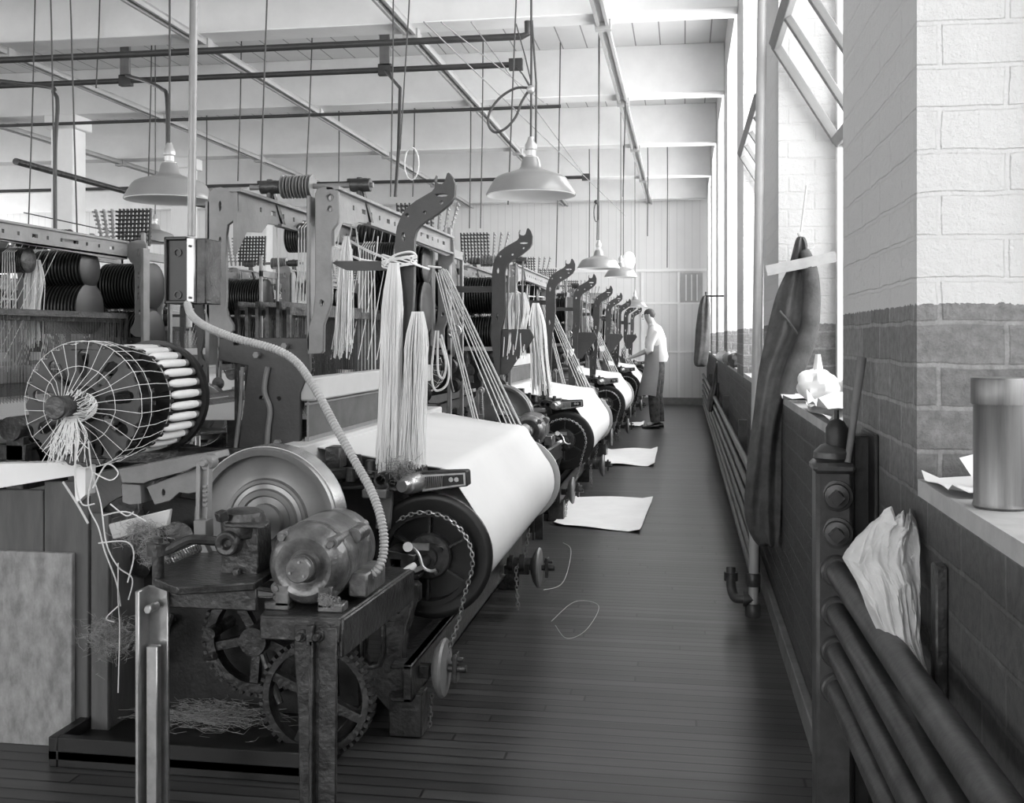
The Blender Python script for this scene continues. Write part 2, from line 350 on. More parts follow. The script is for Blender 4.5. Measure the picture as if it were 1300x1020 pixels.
# windows: frame, meeting rails and bars, pane
wn = 0
for k in range(-3, 6):
    y0 = BAY0 + PIER + k * PITCH; y1 = y0 + PITCH - PIER; wn += 1
    f = MB(); x0, x1 = .69, .75; f.box((x0 - .02, y0, SILL), (x1, y0 + .06, WTOP)).box((x0 - .02, y1 - .06, SILL), (x1, y1, WTOP)).box((x0, y0, SILL), (x1, y1, SILL + .07)).box((x0, y0, WTOP - .07), (x1, y1, WTOP))
    for z in (2.16, 2.62): f.box((x0 + .005, y0, z - .025), (x1, y1, z + .025))
    hole = k in (0, -1, 1)
    for j in range(1, 6):
        yy = y0 + (y1 - y0) * j / 6; f.box((.71, yy - .012, SILL), (.735, yy + .012, 2.16)); f.box((.71, yy - .012, 2.62), (.735, yy + .012, WTOP))
        if not hole: f.box((.71, yy - .012, 2.16), (.735, yy + .012, 2.62))
    for z in (1.6, 3.1, 3.55): f.box((.71, y0, z - .012), (.735, y1, z + .012))
    fo = struct(f.build('window_%d' % wn, 'white', bevel=0))
    g = MB().box((.722, y0 + .05, SILL + .05), (.725, y1 - .05, 2.15)).box((.722, y0 + .05, 2.63), (.725, y1 - .05, WTOP - .05))
    if not hole: g.box((.722, y0 + .05, 2.17), (.725, y1 - .05, 2.61))
    g.build('pane', 'glass').parent = fo
    if hole:   # hopper sash, hinged at its foot and tipped into the room
        hz, dx, dz = 2.17, -.27, .44; s = MB(); ya, yb = y0 + .05, y1 - .05
        def sp(y, t): return Vector((.67 + dx * t, y, hz + dz * t))
        nrm = Vector((dz, 0, -dx)).normalized()
        for y in (ya, yb): s.bar(sp(y, 0), sp(y, 1), .035, .04, nrm)
        for j in range(1, 4): y = ya + (yb - ya) * j / 4; s.bar(sp(y, 0), sp(y, 1), .035, .03, nrm)
        for t in (0, 1): s.bar(sp(ya, t), sp(yb, t), .045, .04, nrm)
        so = s.build('open_sash', 'sash', None, bevel=.003); so.parent = fo; so['label'] = 'tilted hopper sash standing open into the room'
        s = MB().bar(sp(ya, .5), sp(yb, .5), (Vector((dx, 0, dz)).length) * .96, .004, nrm); s.build('sash_pane', 'glass').parent = so
# back wall with partition and door
struct(MB().box((LEFT, YB, 0), (XO, YB + .2, CEIL)).build('wall_back', 'backwall'))
p = MB(); a = PY(815, 344, YB); b = PY(897, 344, YB)
p.box((a.x - 3.4, YB - .03, a.z - .02), (b.x, YB, a.z + .03)); p.box((a.x - .02, YB - .025, 0), (a.x + .03, YB, a.z)); 
q = PY(862, 385, YB); p.box((q.x - .03, YB - .025, 0), (q.x + .02, YB, a.z)); p.box((a.x, YB - .02, q.z - .02), (b.x, YB, q.z + .02))
q2 = PY(850, 428, YB); p.box((a.x, YB - .02, q2.z - .3), (b.x, YB, q2.z - .27))
struct(p.build('trim_11', 'white'))
d0, d1 = PY(864, 347, YB), PY(892, 384, YB)
dw = struct(MB().box((d0.x, YB - .03, d1.z), (d1.x, YB - .005, d0.z)).build('door_1', 'ceil_rail'))
w = MB()
for t in (.25, .5, .75): x = d0.x + (d1.x - d0.x) * t; w.box((x - .01, YB - .045, d1.z + .03), (x + .01, YB - .03, d0.z - .03))
w.build('door_bar', 'white').parent = dw
struct(MB().box((LEFT, YB - .03, 0), (XW, YB, .14)).build('baseboard_back', 'iron_light'))
struct(MB().box((XW - .03, YN, 0), (XW, YB, .09)).build('baseboard_right', 'wood_dark', bevel=.004))
# left wall and near wall with big windows
w = MB().box((LEFT - .25, YN, 0), (LEFT, YB, 1.1)).box((LEFT - .25, YN, 3.9), (LEFT, YB, CEIL)); yy = YN
for k in range(7): w.box((LEFT - .25, -5.6 + 4.4 * k - .35, 1.1), (LEFT, -5.6 + 4.4 * k + .9, 3.9))
struct(w.build('wall_left', 'white'))
w = MB()
for k in range(6):
    y0 = -4.7 + 4.4 * k
    for j in range(5): w.box((LEFT - .15, y0 + j * .78, 1.1), (LEFT - .1, y0 + j * .78 + .05, 3.9))
    for z in (1.12, 1.8, 2.5, 3.2, 3.85): w.box((LEFT - .15, y0, z - .025), (LEFT - .1, y0 + 3.15, z + .025))
struct(w.build('window_20', 'white'))
w = MB().box((LEFT, YN - .25, 0), (XO, YN, 1.1)).box((LEFT, YN - .25, 3.9), (XO, YN, CEIL))
for x in (-.4, -4.0, -7.6, -11.2, -14.4): w.box((x, YN - .25, 1.1), (x + (1.2 if x > -1 else 1.0), YN, 3.9))
w.box((-14.99, YN - .25, 1.1), (-13.5, YN, 3.9))
struct(w.build('wall_front', 'white'))
# wooden columns
for n_, (x, y, lab) in enumerate([(-7.2, 11.45, 'white square timber column under the ceiling beams, nearest in view at far left'), (-7.2, 17.3, 'white square timber column far back behind the looms'), (-7.2, 14.4, 'white timber column between the near and the far column')]):
    c = MB().box((x - .14, y, 0), (x + .14, y + .28, BEAM)).box((x - .2, y - .04, BEAM - .16), (x + .2, y + .32, BEAM)).build('timber_column', 'white', bevel=.01); tag(rebase(c, (x, y, 0)), lab, 'column')
    c['kind'] = 'structure'

# ================================================================= THE LOOM (prototype, nearest one)
Y0, Y1 = 3.6, 5.5
BASE = (-.96, 3.6, 0)
GL = 'power looms in rows'
loom = thing('power_loom', BASE, 'nearest power loom by the aisle, with motor, flywheel and cord battery', 'loom', GL)
def fxz(Y): return lambda x, z: (x, Y, z)
# --- wrench-headed posts at both ends
hk = XZ(cD, [(1083, 72), (1080, 98), (1092, 108), (1108, 109), (1118, 100), (1128, 66), (1136, 62), (1150, 80), (1161, 112), (1158, 160), (1140, 190), (1110, 215), (1080, 238), (1045, 258), (1018, 278), (1000, 305), (993, 340), (992, 420), (992, 500)], Y0)
hk += XZ(cG, [(508, 40), (503, 120), (497, 170), (480, 230), (476, 300), (474, 400), (470, 540), (462, 640), (455, 760), (445, 880)], Y0)
hk += [(x, .86) for x in (PY(508, 600, Y0).x, PY(487, 600, Y0).x)]
hk += XZ(cG, [(355, 900), (353, 760), (356, 600), (364, 575), (385, 555), (410, 525), (425, 480), (432, 440), (420, 400), (408, 350), (402, 270), (405, 180), (410, 100)], Y0)
hk += XZ(cD, [(912, 560), (912, 400), (914, 340), (922, 285), (940, 240), (962, 208), (1000, 178), (1040, 155), (1066, 140), (1078, 124), (1076, 90)], Y0)
def hs(c, cx, cy, rx, ry, n=8): return XZ(c, circ(cx, cy, rx, n, ry), Y0)
holes = [hs(cD, 1107, 155, 27, 7), hs(cD, 1105, 186, 8, 8), hs(cD, 1037, 227, 9, 8), hs(cD, 965, 238, 8, 8), hs(cD, 948, 328, 8, 20), hs(cD, 944, 615, 7, 24), hs(cG, 412, 610, 9, 20), hs(cG, 410, 780, 9, 30)]
for Y in (Y0, Y1):
    MB().plate(fxz(Y), hk, holes, (0, .03, 0)).build('hook_post', 'iron_post', loom, bevel=.004)
# slotted wires of the far post: the rack of three hanging rods seen beyond it
# --- horizontal arms at mid height
arm = XZ(cD, [(642, 432), (660, 424), (690, 424), (760, 424), (912, 424), (930, 424), (930, 462), (912, 462), (740, 464), (700, 462), (672, 450)], Y0)
for Y in (Y0, Y1): MB().plate(fxz(Y + .032), arm, [], (0, .018, 0)).build('support_arm', 'iron_post', loom, bevel=.002)
for j in range(3):
    x = 645 + 9 * j; MB().tube(spline([PY(x + 1, 336 - 2 * j, Y1 + .05), PY(x, 380, Y1 + .05), PY(x, 415, Y1 + .05), PY(x + 2, 421, Y1 + .05), PY(x + 7, 421, Y1 + .05), PY(x + 9, 414, Y1 + .05)], 3), .006, 6).build('hook_rod', 'iron_light', loom)
gp = XZ(None, [(628, 418), (672, 418), (677, 428), (668, 442), (655, 458), (643, 476), (630, 476)], Y1)
MB().plate(fxz(Y1 + .031), gp, [], (0, .02, 0)).build('gusset', 'iron_post', loom, bevel=.003)
# --- portal frames: four posts and two beams
fp = XZ(cD, [(583, 150), (592, 128), (612, 120), (660, 122), (680, 140), (684, 240), (678, 272), (655, 300), (650, 420), (655, 560), (652, 600), (640, 640), (622, 690), (620, 800), (612, 808), (550, 810), (548, 745), (556, 700), (576, 640), (583, 560), (583, 300)], Y0)
fph = [hs(cD, 645, 165, 13, 13), hs(cD, 645, 212, 10, 10), hs(cD, 612, 600, 7, 12)]
rp = XZ(cD, [(130, 175), (136, 142), (155, 122), (185, 118), (236, 128), (262, 150), (262, 215), (236, 260), (214, 275), (208, 320), (208, 560), (206, 620), (215, 655), (236, 690), (236, 715), (205, 738), (170, 742), (140, 700), (126, 640)], Y0)
rph = [hs(cD, 183, 198, 5, 22), hs(cD, 183, 345, 5, 20), hs(cD, 183, 422, 5, 8), hs(cD, 183, 462, 5, 7), hs(cD, 183, 492, 5, 7), hs(cD, 176, 585, 6, 18)]
for Y, s in ((Y0, 1), (Y1, -1)):
    b = MB().plate(fxz(Y), fp, fph, (0, .02, 0))
    xl = min(p[0] for p in fp); zt = max(p[1] for p in fp)
    b.box((xl, Y + (.0 if s > 0 else -.05), 1.25), (xl + .014, Y + (.07 if s > 0 else .02), zt - .03))
    b.build('portal_post', 'iron_light', loom, bevel=.004)
    b = MB().plate(fxz(Y + .02), rp, rph, (0, .02, 0)); xl = min(p[0] for p in rp)
    b.box((xl - .005, Y + .02 + (0 if s > 0 else -.05), 1.2), (xl + .012, Y + (.09 if s > 0 else .04), zt - .04))
    b.build('portal_post', 'iron_light', loom, bevel=.004)
def fyz(X): return lambda y, z: (X, y, z)
ZB = 1.822
for X, hz in ((-1.235, .10), (-1.60, .125)):
    out = [(Y0 + .01, ZB), (Y1, ZB), (Y1, ZB - .09), (Y1 - .1, ZB - .10), (Y0 + .5, ZB - .075), (Y0 + .3, ZB - .085), (Y0 + .24, ZB - hz), (Y0 + .10, ZB - hz - .01), (Y0 + .06, ZB - hz - .05), (Y0 + .01, ZB - hz - .10)]
    hs_ = []
    for j in range(14):
        y = Y0 + .22 + j * .115
        hs_.append(rect(y, ZB - .048, y + (.045 if j % 3 == 1 else .018), ZB - .03))
    b = MB().plate(fyz(X), out, hs_, (.014, 0, 0)); b.box((X - .012, Y0, ZB - .001), (X + .034, Y1, ZB + .010)); b.box((X, Y0 + .4, ZB - .085), (X + .03, Y1, ZB - .075))
    b.build('portal_beam', 'iron_light', loom, bevel=.002)
# --- counter shaft with five grooved discs
p0 = PY(452 - 125 + 0, 240, 3.93); ZS = 1.885
sh = MB().cyl((-1.68, 3.95, ZS), (-1.18, 3.95, ZS), .010); sh = sh.build('pulley_shaft', 'iron_light', loom)
for j in range(5):
    x = PY(362 + j * 8.2, 238, 3.95).x
    MB().lathe([(.012, -.010), (.045, -.009), (.046, -.006), (.030, 0), (.046, .006), (.045, .009), (.012, .010)], (x, 3.95, ZS), (1, 0, 0), 28).build('grooved_pulley', 'iron_light', loom)
for X in (-1.60, -1.235):
    b = MB().cyl((X - .035, 3.95, ZS), (X + .045, 3.95, ZS), .026, n=16).bar((X, 3.95, ZS - .01), (X + .01, 4.05, ZB - .08), .03, .022).cyl((X - .05, 3.95, ZS + .02), (X + .03, 3.95, ZS + .02), .007)
    b.cyl((X + .0, 3.95, ZS + .03), (X, 3.95, ZS - .06), .012)
    b.build('shaft_bracket', 'iron_mid', loom, bevel=.002)
# --- rope sheaves hung between the beams, and the big far stacks
def sheaves(name, y, x0, x1, z, r, n, m_='iron', step=None):
    b = MB(); prof = []
    for j in range(n):
        h = (x1 - x0) * j / n; w_ = (x1 - x0) / n; prof += [(r * .86, h), (r, h + w_ * .3), (r, h + w_ * .7), (r * .86, h + w_)]
    b.lathe([(.01, 0)] + prof + [(.01, x1 - x0)], (x0, y, z), (1, 0, 0), 30).build(name, m_, loom)
sheaves('rope_roller', 4.25, PY(366, 0, 4.25).x, PY(402, 0, 4.25).x, 1.715, .062, 12, 'iron_mid')
sheaves('rope_roller', 4.75, PY(452, 0, 4.75).x, PY(505, 0, 4.75).x, 1.675, .062, 18, 'iron_mid')
sheaves('harness_drum', 5.2, -1.56, -1.27, 1.66, .10, 15, 'black')
sheaves('harness_drum', 5.2, -1.56, -1.27, 1.45, .135, 15, 'black')
sheaves('rope_roller', 5.0, -1.57, -1.28, 1.80, .05, 15, 'iron')
# harness cords, each one hanging from a roller
def cord(pts, r=.0022, m_='rope', name='harness_cord', n=4): return MB().tube(pts, r, n).build(name, m_, loom)
for j in range(5):
    x = PY(380 + j * 3.6, 0, 4.2).x; zb = PY(378, 425 + 3 * (j % 3), 4.2).z
    cord([(x, 4.25, 1.78), (x, 4.192, 1.75), (x + .002, 4.188, 1.6), (x - .02 + .006 * j, 4.18, zb)], .0035)
for j in range(6):
    x = PY(459 + j * 3.2, 0, 4.7).x
    cord([(x, 4.75, 1.74), (x, 4.69, 1.71), (x + .003 * (j - 3), 4.69, 1.5), (x + .004 * (j - 3), 4.69, 1.13 + .01 * (j % 3))], .0032)
for j in range(8):
    x = -1.56 + .042 * j
    cord([(x, 4.97, 1.83), (x + .02, 4.5 , 1.2)], .002)
# heddle shafts
for j in range(6):
    x = -1.42 - .04 * j; z0 = 1.02 + .02 * (j % 2); b = MB()
    b.box((x - .006, Y0 + .08, z0 + .36), (x + .006, Y1 - .04, z0 + .39)); b.box((x - .006, Y0 + .08, z0 - .16), (x + .006, Y1 - .04, z0 - .13))
    for y in (Y0 + .08, Y1 - .06): b.box((x - .006, y, z0 - .16), (x + .006, y + .02, z0 + .39))
    for q in range(70): y = Y0 + .12 + q * .0245; b.tube([(x, y, z0 - .14), (x, y, z0 + .37)], .0011, 3, False)
    b.build('heddle_frame', 'iron_mid', loom)
# sley: top rail, reed, race board
sl = MB().box((-1.37, Y0 + .05, 1.07), (-1.31, Y1 - .06, 1.155)).build('sley_cap', 'ceil_rail', loom, bevel=.006)
b = MB()
for q in range(235): y = Y0 + .06 + q * .0076; b.box((-1.342, y, .93), (-1.334, y + .0028, 1.08))
b.box((-1.345, Y0 + .05, .925), (-1.331, Y1 - .06, .94)); b.box((-1.346, Y0 + .05, 1.055), (-1.330, Y1 - .06, 1.062)); b.build('reed', 'iron_light', loom)
MB().box((-1.39, Y0 - .1, .84), (-1.29, Y1 + .1, .925)).build('race_board', 'wood_light', loom, bevel=.005)
MB().grid([[(-1.34 - .9 * t / 6, y, 1.0 - .02 * t / 6) for t in range(7)] for y in [Y0 + .1 + .17 * q for q in range(11)]], (0, 0, .003)).build('warp_sheet', 'warp', loom)
# woven cloth: fell -> breast beam -> roll
cy, rcl = -.849, .2
RC = PY(537, 708, 3.5); RX, RZ = RC.x, RC.z; RX = -.852
prof = [(-1.335, .915), (-1.2, .895), (-1.05, .87), (-.93, .852), (-.85, .845), (-.82, .838), (-.80, .82), (-.785, .79), (-.75, .74), (-.71, .68)]
for a in [40, 30, 20, 10, 0, -10, -25, -40, -60, -80, -100]: prof.append((RX + .190 * math.cos(math.radians(a)), RZ + .190 * math.sin(math.radians(a))))
ys = [Y0 + .03 + 1.82 * j / 10 for j in range(11)]
MB().grid([[(x, y, z) for x, z in prof] for y in ys], (0, 0, -.004)).build('woven_cloth', 'cloth', loom)
MB().cyl((RX, Y0 - .02, RZ), (RX, Y1 - .02, RZ), .184, n=56).build('cloth_roll', 'cloth', loom)
MB().cyl((-.835, Y0 - .04, .81), (-.835, Y1 + .09, .81), .028, n=24).build('breast_roller', 'iron_light', loom)
# roll flanges: near one is dark with spokes, hub and groove
R = .213
fl = MB().lathe([(.155, .0), (.19, -.004), (R - .008, -.004), (R, .002), (R, .018), (.02, .018)], (RX, Y0 - .075, RZ), (0, 1, 0), 64).lathe([(.001, .010), (.155, .010), (.155, -.02), (.148, -.02), (.148, .006), (.14, .008)], (RX, Y0 - .075, RZ), (0, 1, 0), 64, False)
fl = fl.build('roll_flange', 'black', loom)
b = MB().ring((RX, Y0 - .125, RZ), (0, 1, 0), .142, .150, .05, 64); b.ring((RX, Y0 - .125, RZ), (0, 1, 0), .150, .158, .006, 64); b.build('brake_drum', 'iron', fl)
for j in range(6): a = j * PI / 3 + .55; MB().box((RX + .07, Y0 - .105, RZ - .004), (RX + .145, Y0 - .065, RZ + .004), Matrix.Rotation(a, 3, 'Y'), (RX, Y0 - .085, RZ)).build('spoke', 'iron_mid', fl)
b = MB().lathe([(.078, .03), (.078, .0), (.072, -.006), (.035, -.010), (.034, -.03), (.02, -.034), (0.001, -.034)], (RX, Y0 - .105, RZ + .005), (0, 1, 0), 40)
for j in range(4): a = j * PI / 2 + .6; b.cyl((RX + .055 * math.cos(a), Y0 - .125, RZ + .055 * math.sin(a)), (RX + .055 * math.cos(a), Y0 - .1, RZ + .055 * math.sin(a)), .008, n=6)
b.build('hub', 'iron_mid', fl)
MB().lathe([(.02, 0), (R, 0), (R, .016), (.02, .016)], (RX, Y1 + .0, RZ), (0, 1, 0), 64).build('roll_flange', 'rollend', loom)
MB().cyl((RX, Y0 - .24, RZ), (RX, Y1 + .12, RZ), .018, n=16).build('roll_axle', 'iron', loom)
pts = [(RX + .16 * math.cos(math.radians(a)), Y0 - .145, RZ + .16 * math.sin(math.radians(a))) for a in range(128, -16, -6)]
pts += [tuple(PY(x, y, Y0 - .15)) for x, y in ((590, 755), (582, 790), (574, 815), (566, 835), (554, 862), (548, 885), (545, 930))]
chain(MB(), pts, .0155, .0062, .0023).build('brake_chain', 'steel', loom)
# crank with wooden handle and drag lever in front of the hub
b = MB().tube(spline([PY(*cJ(500, 735), 3.36), PY(*cJ(560, 765), 3.35), PY(*cJ(600, 820), 3.34), PY(*cJ(630, 910), 3.33), PY(*cJ(690, 945), 3.33), PY(*cJ(735, 935), 3.33)], 6), .0058, 8)
b.bar(PY(*cJ(480, 740), 3.37), PY(*cJ(680, 745), 3.37), .01, .022); b.cyl(PY(*cJ(505, 745), 3.34), PY(*cJ(505, 745), 3.45), .016); b.bar(PY(*cJ(630, 910), 3.33), PY(*cJ(560, 940), 3.33), .01, .014)
cr = b.build('drag_lever', 'steel', loom)
MB().tube([PY(*cJ(560, 895), 3.30), PY(*cJ(520, 925), 3.28), PY(*cJ(430, 985), 3.24)], [.010, .0125, .0115], 14).build('handle', 'wood_light', cr)
b = MB().plate(fxz(3.40), XZ(cJ, [(318, 780), (350, 775), (560, 815), (555, 870), (480, 950), (330, 950), (315, 930)], 3.40), [XZ(cJ, [(362, 850), (440, 855), (438, 920), (362, 915)], 3.40)], (0, .14, 0)).build('bearing_arm', 'iron_mid', loom, bevel=.004)
b = MB().plate(fxz(3.42), XZ(cJ, [(305, 955), (600, 975), (600, 1010), (305, 1000)], 3.42), [], (0, .12, 0)).build('bearing_cap', 'iron_mid', loom, bevel=.003)
# temple box and twin-barrel casting on the breast beam
q = XZ(cJ, [(600, 135), (720, 125), (975, 118), (992, 128), (998, 245), (870, 262), (760, 282), (600, 300)], 3.5)
tb = MB().plate(fxz(3.50), q, [], (0, .06, 0)).build('temple_box', 'iron', loom, bevel=.004)
b = MB().plate(fxz(3.492), XZ(cJ, [(620, 150), (980, 132), (985, 235), (870, 250), (630, 285)], 3.5), [XZ(cJ, [(650, 165), (965, 145), (970, 225), (860, 238), (650, 265)], 3.5)], (0, .01, 0))
for j in range(9): x, y = cJ(655 + j * 16, 215); b.cyl(PY(x, y + 8, 3.495), PY(x + 1, y - 8, 3.495), .0022, n=6)
for x in (860, 905): c_ = PY(*cJ(x, 190), 3.49); b.cyl(c_, c_ + V(0, .02, 0), .008)
b.build('temple_spring', 'steel', tb)
q = XZ(cJ, [(235, 200), (245, 160), (275, 130), (320, 120), (430, 130), (470, 160), (480, 230), (470, 280), (400, 275), (300, 262), (250, 245)], 3.46)
tw = MB().plate(fxz(3.44), q, [XZ(cJ, circ(292, 190, 38, 16), 3.46), XZ(cJ, circ(392, 208, 36, 16), 3.46)], (0, .10, 0)).build('twin_barrel', 'iron_mid', loom, bevel=.004)
p_ = PY(*cJ(490, 235), 3.43); MB().lathe([(.001, -.03), (.020, -.03), (.022, -.026), (.022, 0), (.03, .004), (.034, .02), (.034, .10), (.02, .12)], p_, (.25, 1, 0), 24).build('plunger', 'steel', loom)
MB().bar(PY(*cJ(150, 295), 3.46), PY(*cJ(350, 300), 3.46), .07, .03).bar(PY(*cJ(330, 270), 3.5), PY(*cJ(300, 600), 3.5), .05, .028, (0, 1, 0)).build('bracket', 'iron_light', loom, bevel=.004)
b = MB().bar(PY(395, 602, 3.56), PY(540, 598, 3.56), .07, .035).bar(PY(400, 620, 3.55), PY(475, 617, 3.55), .06, .012)
for x, y, r in ((445, 600, .018), (455, 583, .014), (470, 590, .02), (497, 588, .02), (520, 592, .015), (508, 605, .016)): b.cyl(PY(x, y + 12, 3.53), PY(x, y - 6, 3.53), r, r * .8, 12)
b.box((-1.19, 3.42, .86), (-1.14, 3.5, .93)); b.build('breast_bracket', 'iron_mid', loom, bevel=.003)
# --- near and far side frames
sf = XZ(None, [(272, 429), (386, 429), (388, 470), (376, 500), (374, 600), (400, 640), (430, 615), (512, 620), (517, 640), (517, 800), (505, 850), (520, 905)], Y0)
sf = [(x, max(z, 0)) for x, z in sf]
sf += [(-1.25, 0), (-1.28, .12), (-1.75, .12), (-1.8, 0), (-2.1, 0), (-2.08, .3), (-2.0, .62), (-1.85, .78)] + XZ(None, [(290, 640), (294, 580), (303, 520), (309, 465), (272, 458)], Y0)
sfh = [XZ(None, [(462, 800), (466, 788), (475, 783), (482, 788), (484, 800), (484, 835), (478, 846), (468, 848), (460, 838)], Y0), [(-1.78, .25), (-1.4, .25), (-1.42, .55), (-1.72, .6)], XZ(cA, circ(993, 345, 8, 6), Y0), XZ(cA, circ(1067, 348, 8, 6), Y0), XZ(cA, circ(888, 120, 12, 6, 6), Y0)]
for Y, s in ((Y0 + .01, 0), (Y1 - .0, 1)):
    b = MB().plate(fxz(Y + .03), sf, sfh, (0, .03, 0))
    b.build('side_frame', 'iron_post' if s == 0 else 'iron_mid', loom, bevel=.004)
b = MB().tube(spline([PY(*cA(1040, 215), Y0 + .03), PY(*cA(1030, 260), Y0 + .03), PY(*cA(1026, 320), Y0 + .03), PY(*cA(1048, 390), Y0 + .03), PY(*cA(1040, 470), Y0 + .03), PY(*cA(1035, 560), Y0 + .03)], 5), .010, 8)
b.tube([PY(*cA(935, 215), Y0 + .03), PY(*cA(925, 400), Y0 + .03), PY(*cA(905, 560), Y0 + .03)], .008, 8)
for x, y in ((1000, 165), (1115, 128), (1085, 525)): c_ = PY(*cA(x, y), Y0 + .04); b.cyl(c_ + V(0, -.025, 0), c_, .012, n=6)
b.build('frame_rib', 'iron_light', loom)
# lower front frame with oval slot
lf = XZ(cC, [(525, 580), (675, 585), (690, 600), (690, 660), (665, 680), (650, 760), (632, 800), (625, 905), (640, 1000), (640, 1110), (560, 1110), (480, 1020), (380, 920), (370, 800), (460, 720), (525, 700)], 3.38)
lf = [(x, max(z, .0)) for x, z in lf]
lfh = [XZ(cC, [(450, 760), (480, 735), (515, 735), (540, 765), (542, 880), (525, 925), (485, 935), (450, 905)], 3.38), XZ(cC, [(530, 675), (560, 677), (560, 692), (530, 690)], 3.38)]
b = MB().plate(fxz(3.38), lf, lfh, (0, .04, 0)); o1 = XZ(cC, [(450, 760), (480, 735), (515, 735), (540, 765), (542, 880), (525, 925), (485, 935), (450, 905)], 3.38)
b.tube([(x, 3.38, z) for x, z in o1], .010, 8, closed=True); b.tube([(x, 3.38, z) for x, z in XZ(cC, [(672, 590), (668, 670), (640, 760), (626, 850), (628, 960), (640, 1050)], 3.38)], .010, 8)
for x, y in ((545, 618), (615, 622)): c_ = PY(*cC(x, y), 3.36); b.cyl(c_, c_ + V(0, .03, 0), .012, n=6)
b.build('lower_frame', 'iron_mid', loom, bevel=.004)
# --- foot rail along the aisle with weight discs
b = MB().box((-.89, 3.3, .13), (-.86, Y1 + .15, .25)).box((-.93, 3.3, .13), (-.86, Y1 + .15, .145)).box((-.93, 3.3, .235), (-.86, Y1 + .15, .25))
for y in (3.35, 5.4): b.box((-.95, y, 0), (-.84, y + .09, .14))
b.build('foot_rail', 'iron_mid', loom, bevel=.004)
for (px, py, Y) in ((562, 848, 3.42), (683, 721, 5.05)):
    c_ = PY(px, py, Y); b = MB().lathe([(.012, -.035), (.03, -.033), (.07, -.02), (.092, -.004), (.096, .004), (.09, .012), (.05, .016), (.02, .018)], c_, (1, 0, 0), 36)
    wd = b.build('weight_disc', 'iron_light', loom)
    b = MB().cyl(c_ + V(-.10, 0, 0), c_ + V(.08, 0, 0), .013).box(c_ + V(.035, -.018, -.045), c_ + V(.05, .03, .05)).box(c_ + V(-.16, -.03, -.03), c_ + V(-.04, .0, .012)).cyl(c_ + V(.03, 0, .03), c_ + V(.07, 0, .03), .009, n=6)
    b.build('disc_arm', 'iron_mid', wd, bevel=.002)
c_ = PY(660, 716, 5.05); b = MB().cyl(c_ + V(-.06, 0, 0), c_ + V(.07, 0, 0), .03).cyl(c_ + V(.0, 0, 0), c_ + V(.025, 0, 0), .045).cyl(c_ + V(-.05, 0, 0), c_ + V(-.03, 0, 0), .042); b.build('chain_pulley', 'iron_mid', loom)
chain(MB(), [tuple(PY(x, y, 5.05)) for x, y in ((672, 672), (668, 695), (664, 712))] + [tuple(PY(x, y, 5.0)) for x, y in ((655, 722), (656, 745), (658, 782))], .02, .0075, .0028).build('weight_chain', 'steel', loom)
# --- diagonal cords from the top harness to the far breast beam
for j, (x0, y0, x1, y1) in enumerate([(553, 345, 604, 545), (556, 346, 606, 543), (559, 343, 609, 541), (560, 342, 646, 545), (562, 341, 651, 543), (564, 342, 655, 541), (566, 342, 660, 539), (568, 344, 664, 545), (557, 343, 640, 548)]):
    cord([PY(x0, y0, 5.38), PY((x0 + x1) / 2 + 1, (y0 + y1) / 2 + 3, 5.40), PY(x1, y1, 5.42)], .0034, name='diagonal_cord')
cord(spline([PY(435, 300, 4.2), PY(470, 320, 4.4), PY(505, 332, 4.9), PY(545, 343, 5.38)]), .006, name='lease_cord')
cord(spline([PY(420, 310, 3.9), PY(460, 330, 4.2), PY(515, 335, 4.9), PY(560, 340, 5.38)]), .005, name='lease_cord')
for j, (x, y0, x1, y1) in enumerate([(430, 285, 423, 330), (446, 262, 440, 320), (452, 290, 455, 360), (480, 300, 470, 345), (350, 270, 352, 420)]):
    cord([PY(x, y0, 4.1), PY((x + x1) / 2 + 3, (y0 + y1) / 2, 4.1), PY(x1, y1, 4.1)], .003, name='tie_cord')
